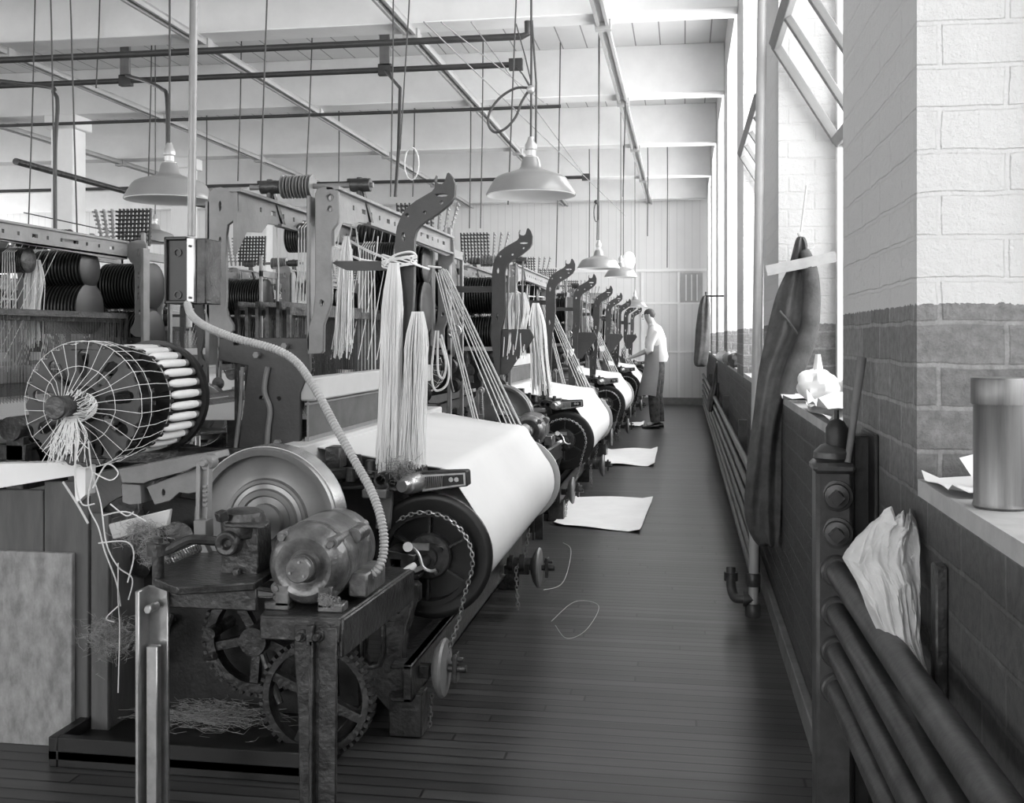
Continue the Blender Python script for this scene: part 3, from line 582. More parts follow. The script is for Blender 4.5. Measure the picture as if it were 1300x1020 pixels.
# --- dobby heads at either end: frame, black drum and comb of toothed bars
def dobby(y, tgt_x=-1.43):
    d = MB()
    for x in (tgt_x - .17, tgt_x + .15):
        d.box((x, y, .75), (x + .02, y + .03, 1.9)); d.box((x, y + .32, .75), (x + .02, y + .35, 1.78)); d.box((x, y, 1.74), (x + .02, y + .35, 1.79))
    d.box((tgt_x - .17, y, 1.2), (tgt_x + .17, y + .02, 1.23)); d = d.build('dobby_frame', 'iron_light', loom, bevel=.003)
    b = MB(); n = 16
    prof = [(.01, 0)]
    for j in range(n): h = .30 * j / n; prof += [(.115, h), (.135, h + .006), (.135, h + .013), (.115, h + .0187)]
    b.lathe(prof + [(.01, .3)], (tgt_x - .15, y + .17, 1.6), (1, 0, 0), 24); b.lathe(prof + [(.01, .3)], (tgt_x - .15, y + .17, 1.32), (1, 0, 0), 24); b.build('dobby_drum', 'black', d)
    for j in range(12):
        x = tgt_x - .15 + j * .024 + .008 * max(0, j - 8); b = MB(); lean = .02 * (j > 8) * (j - 8)
        b.bar((x, y + .1, 1.83), (x - .01 + lean, y + .1, 2.05), .02, .007, (1, 0, 0))
        for t in range(8): z = 1.86 + t * .024; b.box((x - .002 + lean * t / 8, y + .075, z), (x + .006 + lean * t / 8, y + .125, z + .010))
        b.build('toothed_bar', 'iron_light' if j > 8 else 'iron', d)
    for j in range(20):
        b = MB(); a = Vector((tgt_x + random.uniform(-.2, .2), y + random.uniform(-.05, .3), random.uniform(.95, 1.22))); k_ = random.random()
        if k_ < .4: b.cyl(a, a + V(random.uniform(-.05, .05), random.uniform(-.02, .02), random.uniform(.05, .16)), random.uniform(.005, .014), n=8)
        elif k_ < .75: b.lathe([(.01, 0), (random.uniform(.02, .05),) * 1 + (0,), (.045, .012), (.01, .014)], a, (random.uniform(-1, 1) * .2, 1, 0), 16)
        else: b.box(a, a + V(random.uniform(.03, .09), .02, random.uniform(.02, .05)))
        b.build('dobby_rod' if k_ < .4 else 'dobby_cam' if k_ < .75 else 'dobby_block', 'iron_mid', d)
    c_ = Vector((tgt_x + .19, y, 1.33)); MB().tube([c_ + V(.035 * math.cos(t * PI / 8), 0, .035 * math.sin(t * PI / 8)) for t in range(16)], .006, 6, closed=True).cyl(c_ + V(-.03, 0, 0), c_ + V(.03, 0, 0), .005).cyl(c_ + V(0, 0, -.03), c_ + V(0, 0, .03), .005).build('hand_wheel', 'steel', d)
    return d
dobby(Y1 + .18)
# --- back of the loom: warp beam, whip roll, cross rails
MB().cyl((-2.0, Y0 + .12, .5), (-2.0, Y1 - .1, .5), .17, n=40).build('warp_beam', 'warp', loom)
for y in (Y0 + .09, Y1 - .1): MB().lathe([(.02, 0), (.215, 0), (.22, .01), (.215, .02), (.02, .02)], (-2.0, y, .5), (0, 1, 0), 40).build('beam_flange', 'iron_mid', loom)
MB().cyl((-2.2, Y0 - .02, .96), (-2.2, Y1 + .05, .96), .045).build('whip_roll', 'iron_mid', loom)
for y in (Y0, Y1 + .03): MB().box((-2.25, y, .84), (-1.5, y + .04, .9)).box((-2.24, y, 0), (-2.17, y + .04, .93)).build('back_rail', 'iron_mid', loom, bevel=.003)
MB().box((-1.3, Y0, .5), (-1.22, Y1, .58)).build('cross_rail', 'iron_mid', loom); MB().box((-1.75, Y0, .28), (-1.68, Y1, .36)).build('cross_rail', 'iron_mid', loom)
MB().cyl((-1.5, Y0 - .4, .35), (-1.5, Y1 + .2, .35), .02).build('cam_shaft', 'iron_mid', loom); MB().cyl((-1.25, Y0 - .4, .72), (-1.25, Y1 + .2, .72), .02).build('crank_shaft', 'iron_mid', loom)
# --- drive end: shelf, legs, motor, flywheel, gears
sh_ = [(PY(330, 778, 2.66).x, 2.66), (PY(432, 790, 2.66).x, 2.66), (PY(520, 748, 3.25).x, 3.28), (-1.32, 3.3), (-1.32, 3.0), (-1.16, 2.95)]
MS = PY(380, 783, 2.66).z
b = MB().plate(lambda x, y: (x, y, MS), sh_, [], (0, 0, -.018)); xa = sh_[1][0]
b.bar((sh_[1][0], 2.665, MS - .055), (sh_[2][0], 3.28, MS - .055), .014, .10); b.bar((sh_[0][0], 2.665, MS - .035), (sh_[1][0], 2.665, MS - .035), .014, .06)
b.build('motor_shelf', 'iron_mid', loom, bevel=.004)
b = MB().plate(fxz(2.655), XZ(cI, [(665, 870), (900, 870), (912, 950), (905, 1030), (890, 1420), (885, 2100), (700, 2100), (690, 1420), (665, 1030)], 2.655), [], (0, .02, 0))
z0 = 0; b.v = [Vector((p.x, p.y, max(p.z, 0))) for p in b.v]
for x in (715, 825): c_ = PY(*cI(x, 935), 2.655); b.cyl(c_ + V(0, -.03, 0), c_, .011, n=6).cyl(c_ + V(0, -.008, 0), c_, .017)
a_ = PY(*cI(780, 960), 2.64); e_ = PY(*cI(778, 1600), 2.64); b.bar(a_, (e_.x, 2.64, 0.0), .012, .02, (0, 1, 0)); b.bar(PY(*cI(885, 880), 2.66), (PY(*cI(875, 1600), 2.66).x, 2.66, 0), .014, .05, (1, 0, 0)); b.bar(PY(*cI(770, 870), 2.64), PY(*cI(770, 1000), 2.64), .02, .02, (0, 1, 0))
b.build('shelf_leg', 'iron_mid', loom, bevel=.003)
# left shelf and leg
tbz = PY(200, 740, 2.7).z
ls = [(PY(186, 738, 2.62).x, 2.66), (PY(230, 752, 2.6).x, 2.58), (PY(327, 770, 2.68).x, 2.66), (-1.14, 3.1), (-1.60, 3.1)]
b = MB().plate(lambda x, y: (x, y, tbz + .02), ls, [], (0, 0, -.022)); b.bar((ls[0][0], ls[0][1] + .02, tbz - .03), (ls[2][0], ls[2][1] + .02, tbz - .03), .014, .06)
b.build('bearing_shelf', 'iron_mid', loom, bevel=.004)
b = MB(); x0 = PY(176, 800, 2.62).x; x1 = PY(204, 800, 2.62).x
b.box((x0, 2.60, 0), (x0 + .012, 2.66, tbz)); b.box((x0, 2.66, 0), (x1, 2.672, tbz)); b.box((x0 + .02, 2.62, .0), (x1 - .01, 2.645, tbz - .15))
c_ = PY(187, 775, 2.60); b.cyl(c_, c_ + V(0, .05, 0), .013, n=6); b.build('shelf_leg', 'steel', loom, bevel=.003)
# flywheel
wc = PY(337, 663, 3.02); wx_, wz = wc.x, wc.z
fw = MB().lathe([(.001, -.02), (.055, -.02), (.056, .0), (.075, .002), (.08, -.006), (.095, -.006), (.10, .002), (.112, .004), (.116, .0), (.125, .0), (.13, .012), (.19, .016), (.198, .012), (.2, -.012), (.218, -.016), (.222, -.01), (.224, .05), (.219, .09), (.205, .09), (.203, .03), (.05, .03)], (wx_, 3.02, wz), (0, 1, 0), 72)
fw = fw.build('flywheel', 'wheel', loom)
MB().ring((wx_, 3.02, wz), (0, 1, 0), .2235, .2265, .088, 72).build('wheel_rim', 'rim', fw)
MB().cyl((wx_, 2.765, wz - .0), (wx_, 3.7, wz), .022).build('wheel_shaft', 'steel', loom)
# bearing block in front of the flywheel
b = MB().plate(fxz(2.76), XZ(cI, [(112, 560), (120, 600), (300, 610), (310, 640), (410, 640), (430, 560), (440, 500), (430, 250), (260, 245), (250, 290), (210, 300), (200, 540)], 2.76), [], (0, .10, 0))
c_ = PY(*cI(250, 350), 2.74); b.lathe([(.012, .0), (.014, -.016), (.03, -.02), (.034, -.012), (.034, .05)], c_, (0, 1, 0), 28)
b.lathe([(.02, -.05), (.058, -.045), (.062, .0), (.055, .022), (.04, .03), (.01, .032)], PY(*cI(345, 200), 2.80), (0, 0, 1), 28)
b.bar(PY(*cI(180, 190), 2.72), PY(*cI(235, 165), 2.74), .03, .028); b.bar(PY(*cI(235, 230), 2.74), PY(*cI(500, 240), 2.74), .03, .012)
c_ = PY(*cI(300, 580), 2.74); b.cyl(c_, c_ + V(0, 0, .03), .012, n=6); b.build('bearing_block', 'iron_mid', loom, bevel=.003)
b = MB().tube(spline([PY(*cH(480, 905), 2.68), PY(*cH(600, 900), 2.68), PY(*cH(700, 850), 2.70), PY(*cH(800, 815), 2.72), PY(*cH(1000, 825), 2.74)], 5), .0135, 8)
c_ = PY(*cH(525, 890), 2.68); b.cyl(c_ + V(0, 0, -.016), c_ + V(0, 0, .016), .03).cyl(c_ + V(0, 0, .016), c_ + V(0, 0, .03), .014, n=6).cyl(c_ + V(0, 0, -.10), c_, .016); b.build('shift_lever', 'iron_mid', loom)
c0, c1 = PY(*cB(650, 355), 2.70), PY(*cB(755, 310), 2.78); n_ = 80; ax, u, v = frame(c1 - c0)
MB().tube([c0.lerp(c1, i / n_) + (u * math.cos(i * .8) + v * math.sin(i * .8)) * .011 for i in range(n_ + 1)], .0024, 5).build('coil_spring', 'steel', loom)
b = MB().bar(PY(*cH(905, 175), 2.84), PY(*cH(900, 790), 2.80), .045, .014, (0, 1, 0)).bar(PY(*cH(880, 175), 2.83), PY(*cH(868, 790), 2.79), .008, .026, (0, 1, 0)).bar(PY(*cH(950, 175), 2.83), PY(*cH(938, 790), 2.79), .006, .026, (0, 1, 0))
c_ = PY(*cH(915, 180), 2.82); b.cyl(c_, c_ + V(0, .04, 0), .022); b.cyl(c_ + V(0, -.02, 0), c_, .011, n=6); b.bar(PY(*cH(850, 720), 2.79), PY(*cH(950, 720), 2.79), .05, .05)
for j in range(5): c_ = PY(*cH(912, 375 + j * 38), 2.79); b.box(c_ - V(.007, .004, .005), c_ + V(.007, .006, .005))
b.build('brake_strap', 'iron_light', loom, bevel=.002)
# motor
mc = PY(383, 708, 2.70); mx_, mz = mc.x, MS + .118
mo = MB().lathe([(.001, -.030), (.032, -.030), (.035, -.026), (.035, -.008), (.037, -.006), (.037, .012), (.045, .022), (.052, .020), (.062, .012), (.078, .010), (.094, .020), (.105, .038), (.111, .062), (.108, .066), (.108, .078), (.113, .082), (.113, .23), (.109, .24), (.109, .262), (.113, .268), (.108, .32), (.095, .34), (.001, .345)], (mx_, 2.70, mz), (0, 1, 0), 56)
mo = mo.build('motor', 'motor', loom)
b = MB()
for a in (40, 128, 218, 312):
    a = math.radians(a); c_ = Vector((mx_ + .098 * math.cos(a), 2.71, mz + .098 * math.sin(a))); b.cyl(c_ + V(0, .01, 0), c_ + V(0, .30, 0), .017).cyl(c_ + V(0, -.004, 0), c_ + V(0, .01, 0), .010, n=6)
b.tube([(mx_ + .098, 2.84, mz + .062), (mx_ + .098, 2.93, mz + .062)], .022, 14); b.build('through_bolt', 'motor', mo)
b = MB()
for a in (80, 200, 320): a = math.radians(a); c_ = Vector((mx_ + .022 * math.cos(a), 2.67, mz + .022 * math.sin(a))); b.cyl(c_ + V(0, -.005, 0), c_, .0035, n=8)
b.build('cap_screw', 'steel', mo)
b = MB()
for sx in (-1, 1):
    for y in (2.71, 2.97): b.box((mx_ + sx * .075 - .035, y, MS), (mx_ + sx * .075 + .035, y + .05, MS + .022)); b.box((mx_ + sx * .06 - .02, y, MS + .01), (mx_ + sx * .06 + .02, y + .045, mz - .05)); b.cyl((mx_ + sx * .085, y + .025, MS + .02), (mx_ + sx * .085, y + .025, MS + .036), .012, n=6)
b.build('motor_foot', 'motor', mo, bevel=.003)
MB().box((mx_ + .095, 2.80, MS + .02), (mx_ + .15, 2.98, MS + .085)).build('terminal_box', 'motor', mo, bevel=.005)
# gears below
gc = PY(325, 812, 3.25); b = MB().ring((gc.x, 3.25, gc.z), (0, 1, 0), .145, .175, .05, 56)
for j in range(44): a = 2 * PI * j / 44; b.box((gc.x + .172, 3.25, gc.z - .006), (gc.x + .187, 3.30, gc.z + .006), Matrix.Rotation(a, 3, 'Y'), (gc.x, 3.27, gc.z))
for j in range(5): b.box((gc.x + .03, 3.26, gc.z - .014), (gc.x + .15, 3.29, gc.z + .014), Matrix.Rotation(.4 + 2 * PI * j / 5, 3, 'Y'), (gc.x, 3.275, gc.z))
b.lathe([(.01, -.03), (.045, -.03), (.05, .07), (.01, .07)], (gc.x, 3.25, gc.z), (0, 1, 0), 24); b.build('crank_gear', 'iron_mid', loom)
gc = Vector((PY(400, 925, 3.12).x, 3.12, .19)); b = MB().ring(gc, (0, 1, 0), .15, .17, .05, 56)
for j in range(44): a = 2 * PI * j / 44; b.box((gc.x + .168, 3.12, gc.z - .006), (gc.x + .182, 3.17, gc.z + .006), Matrix.Rotation(a, 3, 'Y'), (gc.x, 3.145, gc.z))
for j in range(4): b.box((gc.x + .03, 3.13, gc.z - .014), (gc.x + .155, 3.16, gc.z + .014), Matrix.Rotation(.4 + PI * j / 2, 3, 'Y'), (gc.x, 3.145, gc.z))
b.lathe([(.01, -.03), (.045, -.03), (.05, .07), (.01, .07)], gc, (0, 1, 0), 24); b.build('cam_gear', 'iron_mid', loom)
# shuttle-box arms under the battery
b = MB().plate(fxz(3.13), XZ(cH, [(10, 275), (130, 255), (400, 200), (840, 130), (850, 190), (760, 215), (600, 290), (280, 375), (230, 400), (40, 395)], 3.0), [], (0, .10, 0))
b.plate(fxz(3.15), XZ(cH, [(40, 400), (200, 410), (215, 570), (100, 580), (45, 560)], 3.02), [], (0, .09, 0))
b.plate(fxz(3.16), XZ(cH, [(280, 420), (700, 260), (830, 250), (860, 380), (780, 450), (640, 480), (560, 470), (480, 540), (350, 575)], 3.05), [XZ(cH, circ(425, 470, 14, 8, 30), 3.05)], (0, .05, 0)); b.build('shuttle_box_arm', 'iron_light', loom, bevel=.004)
for j in range(34):
    b = MB(); a = Vector((random.uniform(-1.8, -1.3), random.uniform(3.15, 3.5), random.uniform(.12, .8))); k_ = random.random()
    if k_ < .45: b.cyl(a, a + V(random.uniform(-.12, .12), random.uniform(-.05, .05), random.uniform(-.2, .2)), random.uniform(.008, .018), n=8)
    elif k_ < .7: b.lathe([(.01, 0), (random.uniform(.03, .07), 0), (.05, .02), (.01, .022)], a, (random.uniform(-.3, .3), 1, random.uniform(-.2, .2)), 18)
    else: b.box(a, a + V(random.uniform(.04, .16), .04, random.uniform(.03, .12)))
    b.build('linkage_rod' if k_ < .45 else 'cam' if k_ < .7 else 'linkage_block', 'iron_mid', loom, bevel=.002)
MB().box((-1.9, 2.95, .02), (-1.05, 3.55, .05)).box((-1.9, 2.95, .0), (-1.87, 3.55, .09)).box((-1.08, 2.95, .0), (-1.05, 3.55, .09)).box((-1.87, 2.95, 0), (-1.08, 2.98, .09)).build('floor_shade_tray', 'black', loom, bevel=.003)  # black tray added to stand for the shade on the floor under the drive
ip = [(-1.88, .05), (-1.05, .05), (-1.07, .62), (-1.3, .70), (-1.8, .78), (-1.86, .6)]
MB().plate(fxz(3.36), ip, [[(-1.2, .12), (-1.12, .12), (-1.14, .5), (-1.2, .5)], circ(-1.68, .55, .06, 12)], (0, .02, 0)).build('drive_shade_plate', 'iron', loom, bevel=.003)  # dark plate added behind the gears in place of the deep shade there
# bobbin battery: plates and rings (the bobbins in it are things of their own)
PC = PY(105, 514, 3.04); BX, BZ = PC.x, PC.z; BR = .19
def ring_pts(r, Y, n, ph=0): return [(BX + r * math.cos(2 * PI * i / n + ph), BZ + r * math.sin(2 * PI * i / n + ph)) for i in range(n)]
out = [(BX + (BR + .004 * (1 if i % 4 < 2 else -1)) * math.cos(2 * PI * i / 96), BZ + (BR + .004 * (1 if i % 4 < 2 else -1)) * math.sin(2 * PI * i / 96)) for i in range(96)]
hl = []
for i in range(9):
    a = 2 * PI * i / 9 + .17; e, q_ = (math.cos(a), math.sin(a)), (-math.sin(a), math.cos(a)); lp = []
    for (r, w_) in ((.075, .0), (.082, .011), (.12, .017), (.155, .019), (.168, .010), (.171, 0), (.168, -.010), (.155, -.019), (.12, -.017), (.082, -.011)): lp.append((BX + e[0] * r + q_[0] * w_, BZ + e[1] * r + q_[1] * w_))
    hl.append(lp)
bt = MB().plate(fxz(3.04), out, hl, (0, .012, 0)).build('battery_plate', 'iron_post', loom, bevel=.002)
MB().lathe([(.001, -.15), (.032, -.15), (.036, -.145), (.036, -.13), (.030, -.12), (.030, -.09), (.05, -.03), (.06, .0), (.05, .012), (.02, .02), (.02, .5)], (BX, 3.04, BZ), (0, 1, 0), 32).build('battery_hub', 'iron_mid', bt)
for y, r0, r1 in ((3.15, .10, .165), (3.255, .13, .178), (3.50, .03, .192)):
    b = MB().ring((BX, y, BZ), (0, 1, 0), r0, r1, .014, 56)
    if y < 3.5:
        for j in range(28): b.box((BX + r1 - .03, y - .012, BZ - .006), (BX + r1 + .006, y + .02, BZ + .006), Matrix.Rotation(2 * PI * j / 28, 3, 'Y'), (BX, y, BZ))
    else: b.ring((BX, y - .02, BZ), (0, 1, 0), .183, .198, .03, 56)
    b.build('battery_ring', 'iron' if y < 3.5 else 'black', bt)
NB = 28
b = MB()
for j in range(NB):
    a = 2 * PI * j / NB + .1; c, s_ = math.cos(a), math.sin(a); dd = random.uniform(-.01, .01)
    b.tube([(BX + .178 * c, 3.265, BZ + .178 * s_), (BX + .196 * c, 3.15, BZ + .196 * s_), (BX + .197 * c, 3.035, BZ + .197 * s_), (BX + .11 * c, 3.02, BZ + .11 * s_ + dd), (BX + .034 * c, 2.955, BZ + .034 * s_)], .0010, 4)
for r, y in ((.198, 3.1), (.198, 3.04), (.12, 3.02), (.182, 3.255)): b.tube([(BX + r * math.cos(t * PI / 18) + random.uniform(-.002, .002), y, BZ + r * math.sin(t * PI / 18)) for t in range(36)], .0010, 4, closed=True)
b.build('weft_threads', 'yarn', bt, smooth=False)

# ---- copies
tree0 = get_tree(loom)
# things of the nearest loom only are built after copying; near-end dobby belongs to the others
names = ['second', 'third', 'fourth', 'fifth']
extra = 'dobby_near'
LOOMS = []
row1_labels = ['loom %s from the camera along the aisle, behind the nearest one' % 'second', 'third loom along the aisle, its white cloth roll just short of the standing man', 'fourth loom along the aisle, the one the standing man works at', 'fifth and last loom along the aisle, half hidden before the back wall']
O = Vector(BASE)
nd = dobby(Y0 - .30)      # near-end head: copied to every loom but the nearest
ndt = get_tree(nd)
def place(dx, k, label, mirror=False, near=True):
    loc = (BASE[0] + dx, BASE[1] + 4.1 * k, 0)
    c = copy_tree(loom, loc, label, parent=None, tree=tree0)
    if near: copy_tree(nd, parent=c, tree=ndt)
    if mirror: c.location.x = -4.66 - BASE[0] + dx; c.scale = (-1, 1, 1)
    return c
for k in range(1, 5): place(0, k, row1_labels[k - 1])
pos = ['nearest', 'second', 'third', 'fourth', 'fifth']
for k in range(0, 5): place(0, k, '%s loom of the second row from the aisle, behind the aisle row' % pos[k], True)
for k in range(1, 5): place(-4.9, k, '%s loom seen in the third row from the aisle' % pos[k - 1])
for k in range(2, 5): place(-4.9, k, '%s loom seen in the fourth row, at far left' % pos[k - 2], True)
for ch, sub in ndt: bpy.data.objects.remove(ch)
bpy.data.objects.remove(nd)

# ---- things at the nearest loom
O = Vector((0, 0, 0))
for j in range(NB):
    a = 2 * PI * j / NB + .1; c, s_ = math.cos(a), math.sin(a); x, z = BX + .172 * c, BZ + .172 * s_
    if j == 0:
        bob = thing('bobbin', (x, 3.275, z), 'slim white yarn bobbin held in the round battery of the nearest loom', 'bobbin', 'bobbins in the round battery')
        MB().lathe([(.003, 0), (.006, .005), (.0125, .03), (.014, .06), (.014, .15), (.012, .185), (.007, .19)], (x, 3.275, z), (0, 1, 0), 14).build('yarn_winding', 'bobyarn', bob)
        MB().lathe([(.006, .186), (.011, .19), (.013, .195), (.010, .2), (.013, .206), (.013, .215), (.009, .222)], (x, 3.275, z), (0, 1, 0), 14).build('bobbin_head', 'iron_light', bob); bobt = get_tree(bob)
    else: copy_tree(bob, (x, 3.275, z), parent=None, tree=bobt)
O = Vector((0, 0, 0))
def hank(name, label, top, bot, n, w0, w1, r=.0016, Y=3.55, sag=0, mid=None):
    b = MB(); top, bot = Vector(top), Vector(bot)
    for j in range(n):
        a = random.uniform(-1, 1); c = random.uniform(-1, 1); l = random.uniform(.86, 1.03)
        p0 = top + V(a * w0, c * w0 * .6, 0); p2 = top + (bot - top) * l + V(a * w1 + random.uniform(-.01, .01), c * w1 * .6, 0)
        m1 = p0.lerp(p2, .25) + V(a * w1 * .35 + random.uniform(-.004, .004) + sag, c * w1 * .3, 0); m2 = p0.lerp(p2, .66) + V(random.uniform(-.008, .008) + sag, random.uniform(-.005, .005), 0)
        b.tube(spline([p0, m1, m2, p2], 3), r, 4)
    o = b.build(name, 'yarn', smooth=True); rebase(o, bot); return tag(o, label, 'yarn')
hank('yarn_hank', 'long white yarn hank hanging left of the nearest wrench-headed post', PY(500, 334, 3.55), PY(492, 598, 3.52), 300, .016, .036)
hank('yarn_hank', 'loose white yarn hank hanging right of the nearest wrench-headed post, ends frayed', PY(530, 396, 3.56), PY(523, 590, 3.5), 190, .02, .042)
hank('yarn_hank', 'short frayed white yarn tassel hanging from the nearest front loom beam', PY(440, 300, 4.0), PY(434, 452, 3.9), 80, .008, .035)
hank('yarn_hank', 'white yarn bundle hanging beside the second wrench-headed post', PY(680, 385, 7.55), PY(688, 500, 7.5), 60, .02, .07, .003)
hank('yarn_hank', 'pale yarn bundle draped in the gap between second and third posts', PY(655, 372, 5.6), PY(650, 455, 5.55), 60, .05, .07, .003)
hank('yarn_hank', 'pale yarn hanging at the far left loom portal', PY(45, 330, 4.9), PY(38, 440, 4.85), 60, .02, .05, .002)
b = MB()
for j in range(9): z = .004 * j; b.tube([PY(505, 326, 3.575) + V(.062 * math.cos(t * PI / 10), .035 * math.sin(t * PI / 10) - .0 + .02, -z + .008 * math.sin(t * .7 + j)) for t in range(20)], .003, 5, closed=True)
b.tube(spline([PY(488, 338, 3.54), PY(500, 325, 3.53), PY(520, 320, 3.53), PY(528, 325, 3.54), PY(522, 333, 3.54), PY(545, 342, 3.6)]), .004, 5)
o = b.build('yarn_tie', 'yarn'); tag(rebase(o, PY(505, 330, 3.57)), 'white yarn wrapped around the nearest wrench-headed post', 'yarn')
b = MB(); b.tube(spline([PY(553, 420, 5.3), PY(548, 470, 5.28), PY(552, 495, 5.28), PY(566, 490, 5.28), PY(570, 470, 5.28), PY(564, 440, 5.3), PY(560, 425, 5.3)]), .006, 6); b.tube(spline([PY(556, 420, 5.3), PY(556, 470, 5.28), PY(563, 480, 5.28), PY(566, 460, 5.28), PY(558, 430, 5.3)]), .006, 6)
tag(rebase(b.build('cord_loop', 'rope'), PY(556, 495, 5.3)), 'looped pale cord hanging right of the nearest wrench-headed post', 'cord')
# threads and tuft at the battery hub
b = MB(); hc = Vector((BX, 2.98, BZ))
for j in range(70):
    a = random.uniform(0, 2 * PI); r = random.uniform(.015, .05); b.tube([hc + V(.034 * math.cos(a), random.uniform(-.04, .02), .034 * math.sin(a)), hc + V(.05 * math.cos(a + .5) + .02, random.uniform(-.03, .02), .05 * math.sin(a + .5)), hc + V(.045 * math.cos(a + 1.2) + .04, 0, .04 * math.sin(a + 1.2))], .0012, 4)
for j in range(46):
    x = random.uniform(-.04, .05); b.tube(spline([hc + V(x * .4 + .01, -.02, -.03), hc + V(x + random.uniform(-.02, .02), -.02, -.09), hc + V(x * 1.4 - .02 + random.uniform(-.02, .03), -.02, -random.uniform(.13, .19))], 4), .0012, 4)
tag(rebase(b.build('thread_tuft', 'yarn', smooth=False), hc), 'tangled tuft of white thread ends hanging at the round battery hub', 'thread')
b = MB()
T = [[(112, 560), (117, 600), (128, 640), (135, 690), (150, 720), (168, 735), (163, 762)], [(118, 620), (135, 590), (150, 600), (140, 610), (118, 600)], [(125, 690), (160, 688), (170, 705), (162, 740)], [(118, 600), (112, 640), (125, 670), (133, 700), (148, 740), (153, 770)], [(97, 560), (96, 610), (104, 640), (120, 640)], [(130, 655), (160, 650), (185, 662)], [(140, 640), (160, 655), (170, 650)], [(150, 770), (135, 785), (145, 790)], [(150, 715), (150, 760), (152, 800), (150, 880)]]
for t in T: b.tube(spline([PY(x, y, 2.80 + .01 * (i % 3)) for i, (x, y) in enumerate(t)], 6), .0022, 5)
tag(rebase(b.build('loose_thread', 'rope'), PY(150, 800, 2.8)), 'loose pale threads trailing down below the round bobbin battery', 'thread')
# pale tag boards and lint under the battery
b = MB(); pA = [PY(*cH(x, y), 2.86) for x, y in ((110, 690), (620, 565), (600, 700), (150, 815))]; b.add(pA + [p + V(.0, .02, 0) for p in pA], [(0, 1, 2, 3), (7, 6, 5, 4), (0, 4, 5, 1), (1, 5, 6, 2), (2, 6, 7, 3), (3, 7, 4, 0)])
tag(rebase(b.build('wood_slat', 'wood_light', bevel=.003), pA[3]), 'short pale wooden slat covered with lint below the bobbin battery', 'slat')
def lint(c, r, n, label, flat=1.0):
    b = MB(); c = Vector(c)
    for j in range(n):
        p = c + V(random.gauss(0, r), random.gauss(0, r * .5), random.gauss(0, r * .6 * flat)); q = [p]
        for k in range(4): q.append(q[-1] + V(random.gauss(0, r * .35), random.gauss(0, r * .2), random.gauss(0, r * .3 * flat)))
        b.tube([Vector((x.x, x.y, max(x.z, .004))) for x in q], .0006, 3)
    return tag(rebase(b.build('lint_clump', 'lint', smooth=False), c - V(0, 0, r)), label, 'lint', kind='stuff')
lint(PY(185, 678, 2.85), .03, 260, 'fluffy lint stuck on the pale slat below the battery')
lint(PY(195, 705, 2.84), .022, 200, 'lint hanging below the pale slat')
lint(PY(142, 810, 2.95), .04, 420, 'dirty lint heap between the wooden bin and the shelf leg')
lint((-1.5, 3.22, .085), .09, 420, 'lint lying in the black shade tray under the nearest loom drive', .2)
lint(PY(417, 765, 2.68), .012, 90, 'thread lint caught on the motor foot')
lint(PY(510, 600, 3.45), .03, 200, 'lint on the breast bracket at the foot of the nearest post')
# switch box, rising pipe, flexible conduit
sbp = PY(235, 386, 3.3)
sb = thing('switch_box', sbp, 'black electric switch box hung on a pipe left of the nearest loom portal', 'switch box')
a0, a1 = PY(210, 301, 3.3), PY(238, 386, 3.3); xr = PY(261, 301, 3.3).x
MB().box((a0.x, 3.3, a1.z), (a1.x, 3.42, a0.z)).box((a0.x, 3.288, a0.z - .012), (a1.x, 3.3, a0.z)).box((a0.x, 3.288, a1.z), (a1.x, 3.3, a1.z + .012)).box((a0.x, 3.288, a1.z), (a0.x + .01, 3.3, a0.z)).build('case', 'black', sb, bevel=.003)
MB().box((a1.x, 3.29, a1.z + .004), (a1.x + .03, 3.42, a0.z - .004)).build('cover', 'galv', sb, bevel=.003)
b = MB().box((a1.x + .03, 3.30, a1.z + .0), (xr, 3.42, a0.z - .006)); b.build('side_case', 'iron_mid', sb, bevel=.003)
b = MB()
for z in (.02, .19): b.cyl((a1.x + .015, 3.283, a1.z + z), (a1.x + .015, 3.29, a1.z + z), .004)
for z in (.03, .17): b.ring((a0.x + .045, 3.295, a1.z + z), (0, 1, 0), .010, .014, .006, 20)
b.build('knockout', 'iron_mid', sb)
t0 = PY(243, 300, 3.34); MB().tube([t0, (t0.x + .03, 3.34, CEIL)], .0135, 16).build('riser_pipe', 'riser', sb)
path = spline([PY(238, 385, 3.30), PY(243, 400, 3.24), PY(262, 415, 3.18), PY(300, 430, 3.14), PY(350, 444, 3.12), PY(378, 462, 3.10), PY(402, 497, 3.06), PY(425, 540, 3.02), PY(450, 585, 2.98), PY(472, 625, 2.94), PY(485, 665, 2.90), PY(487, 700, 2.88), PY(478, 725, 2.86), PY(455, 737, 2.86)], 16)
L_ = [0]
for a, c in zip(path, path[1:]): L_.append(L_[-1] + (c - a).length)
fine = []; rr = []; st = .0034; nfin = int(L_[-1] / st)
j = 0
for i in range(nfin):
    s0 = i * st
    while L_[j + 1] < s0: j += 1
    fine.append(path[j].lerp(path[j + 1], (s0 - L_[j]) / (L_[j + 1] - L_[j]))); rr.append(.0132 if i % 3 else .0100)
MB().tube(fine, rr, 12).build('flexible_conduit', 'hose', sb, smooth=False); MB().cyl(fine[-1] + V(-.03, 0, .0), fine[-1] + V(.02, 0, 0), .018, n=8).build('conduit_nut', 'steel', sb)
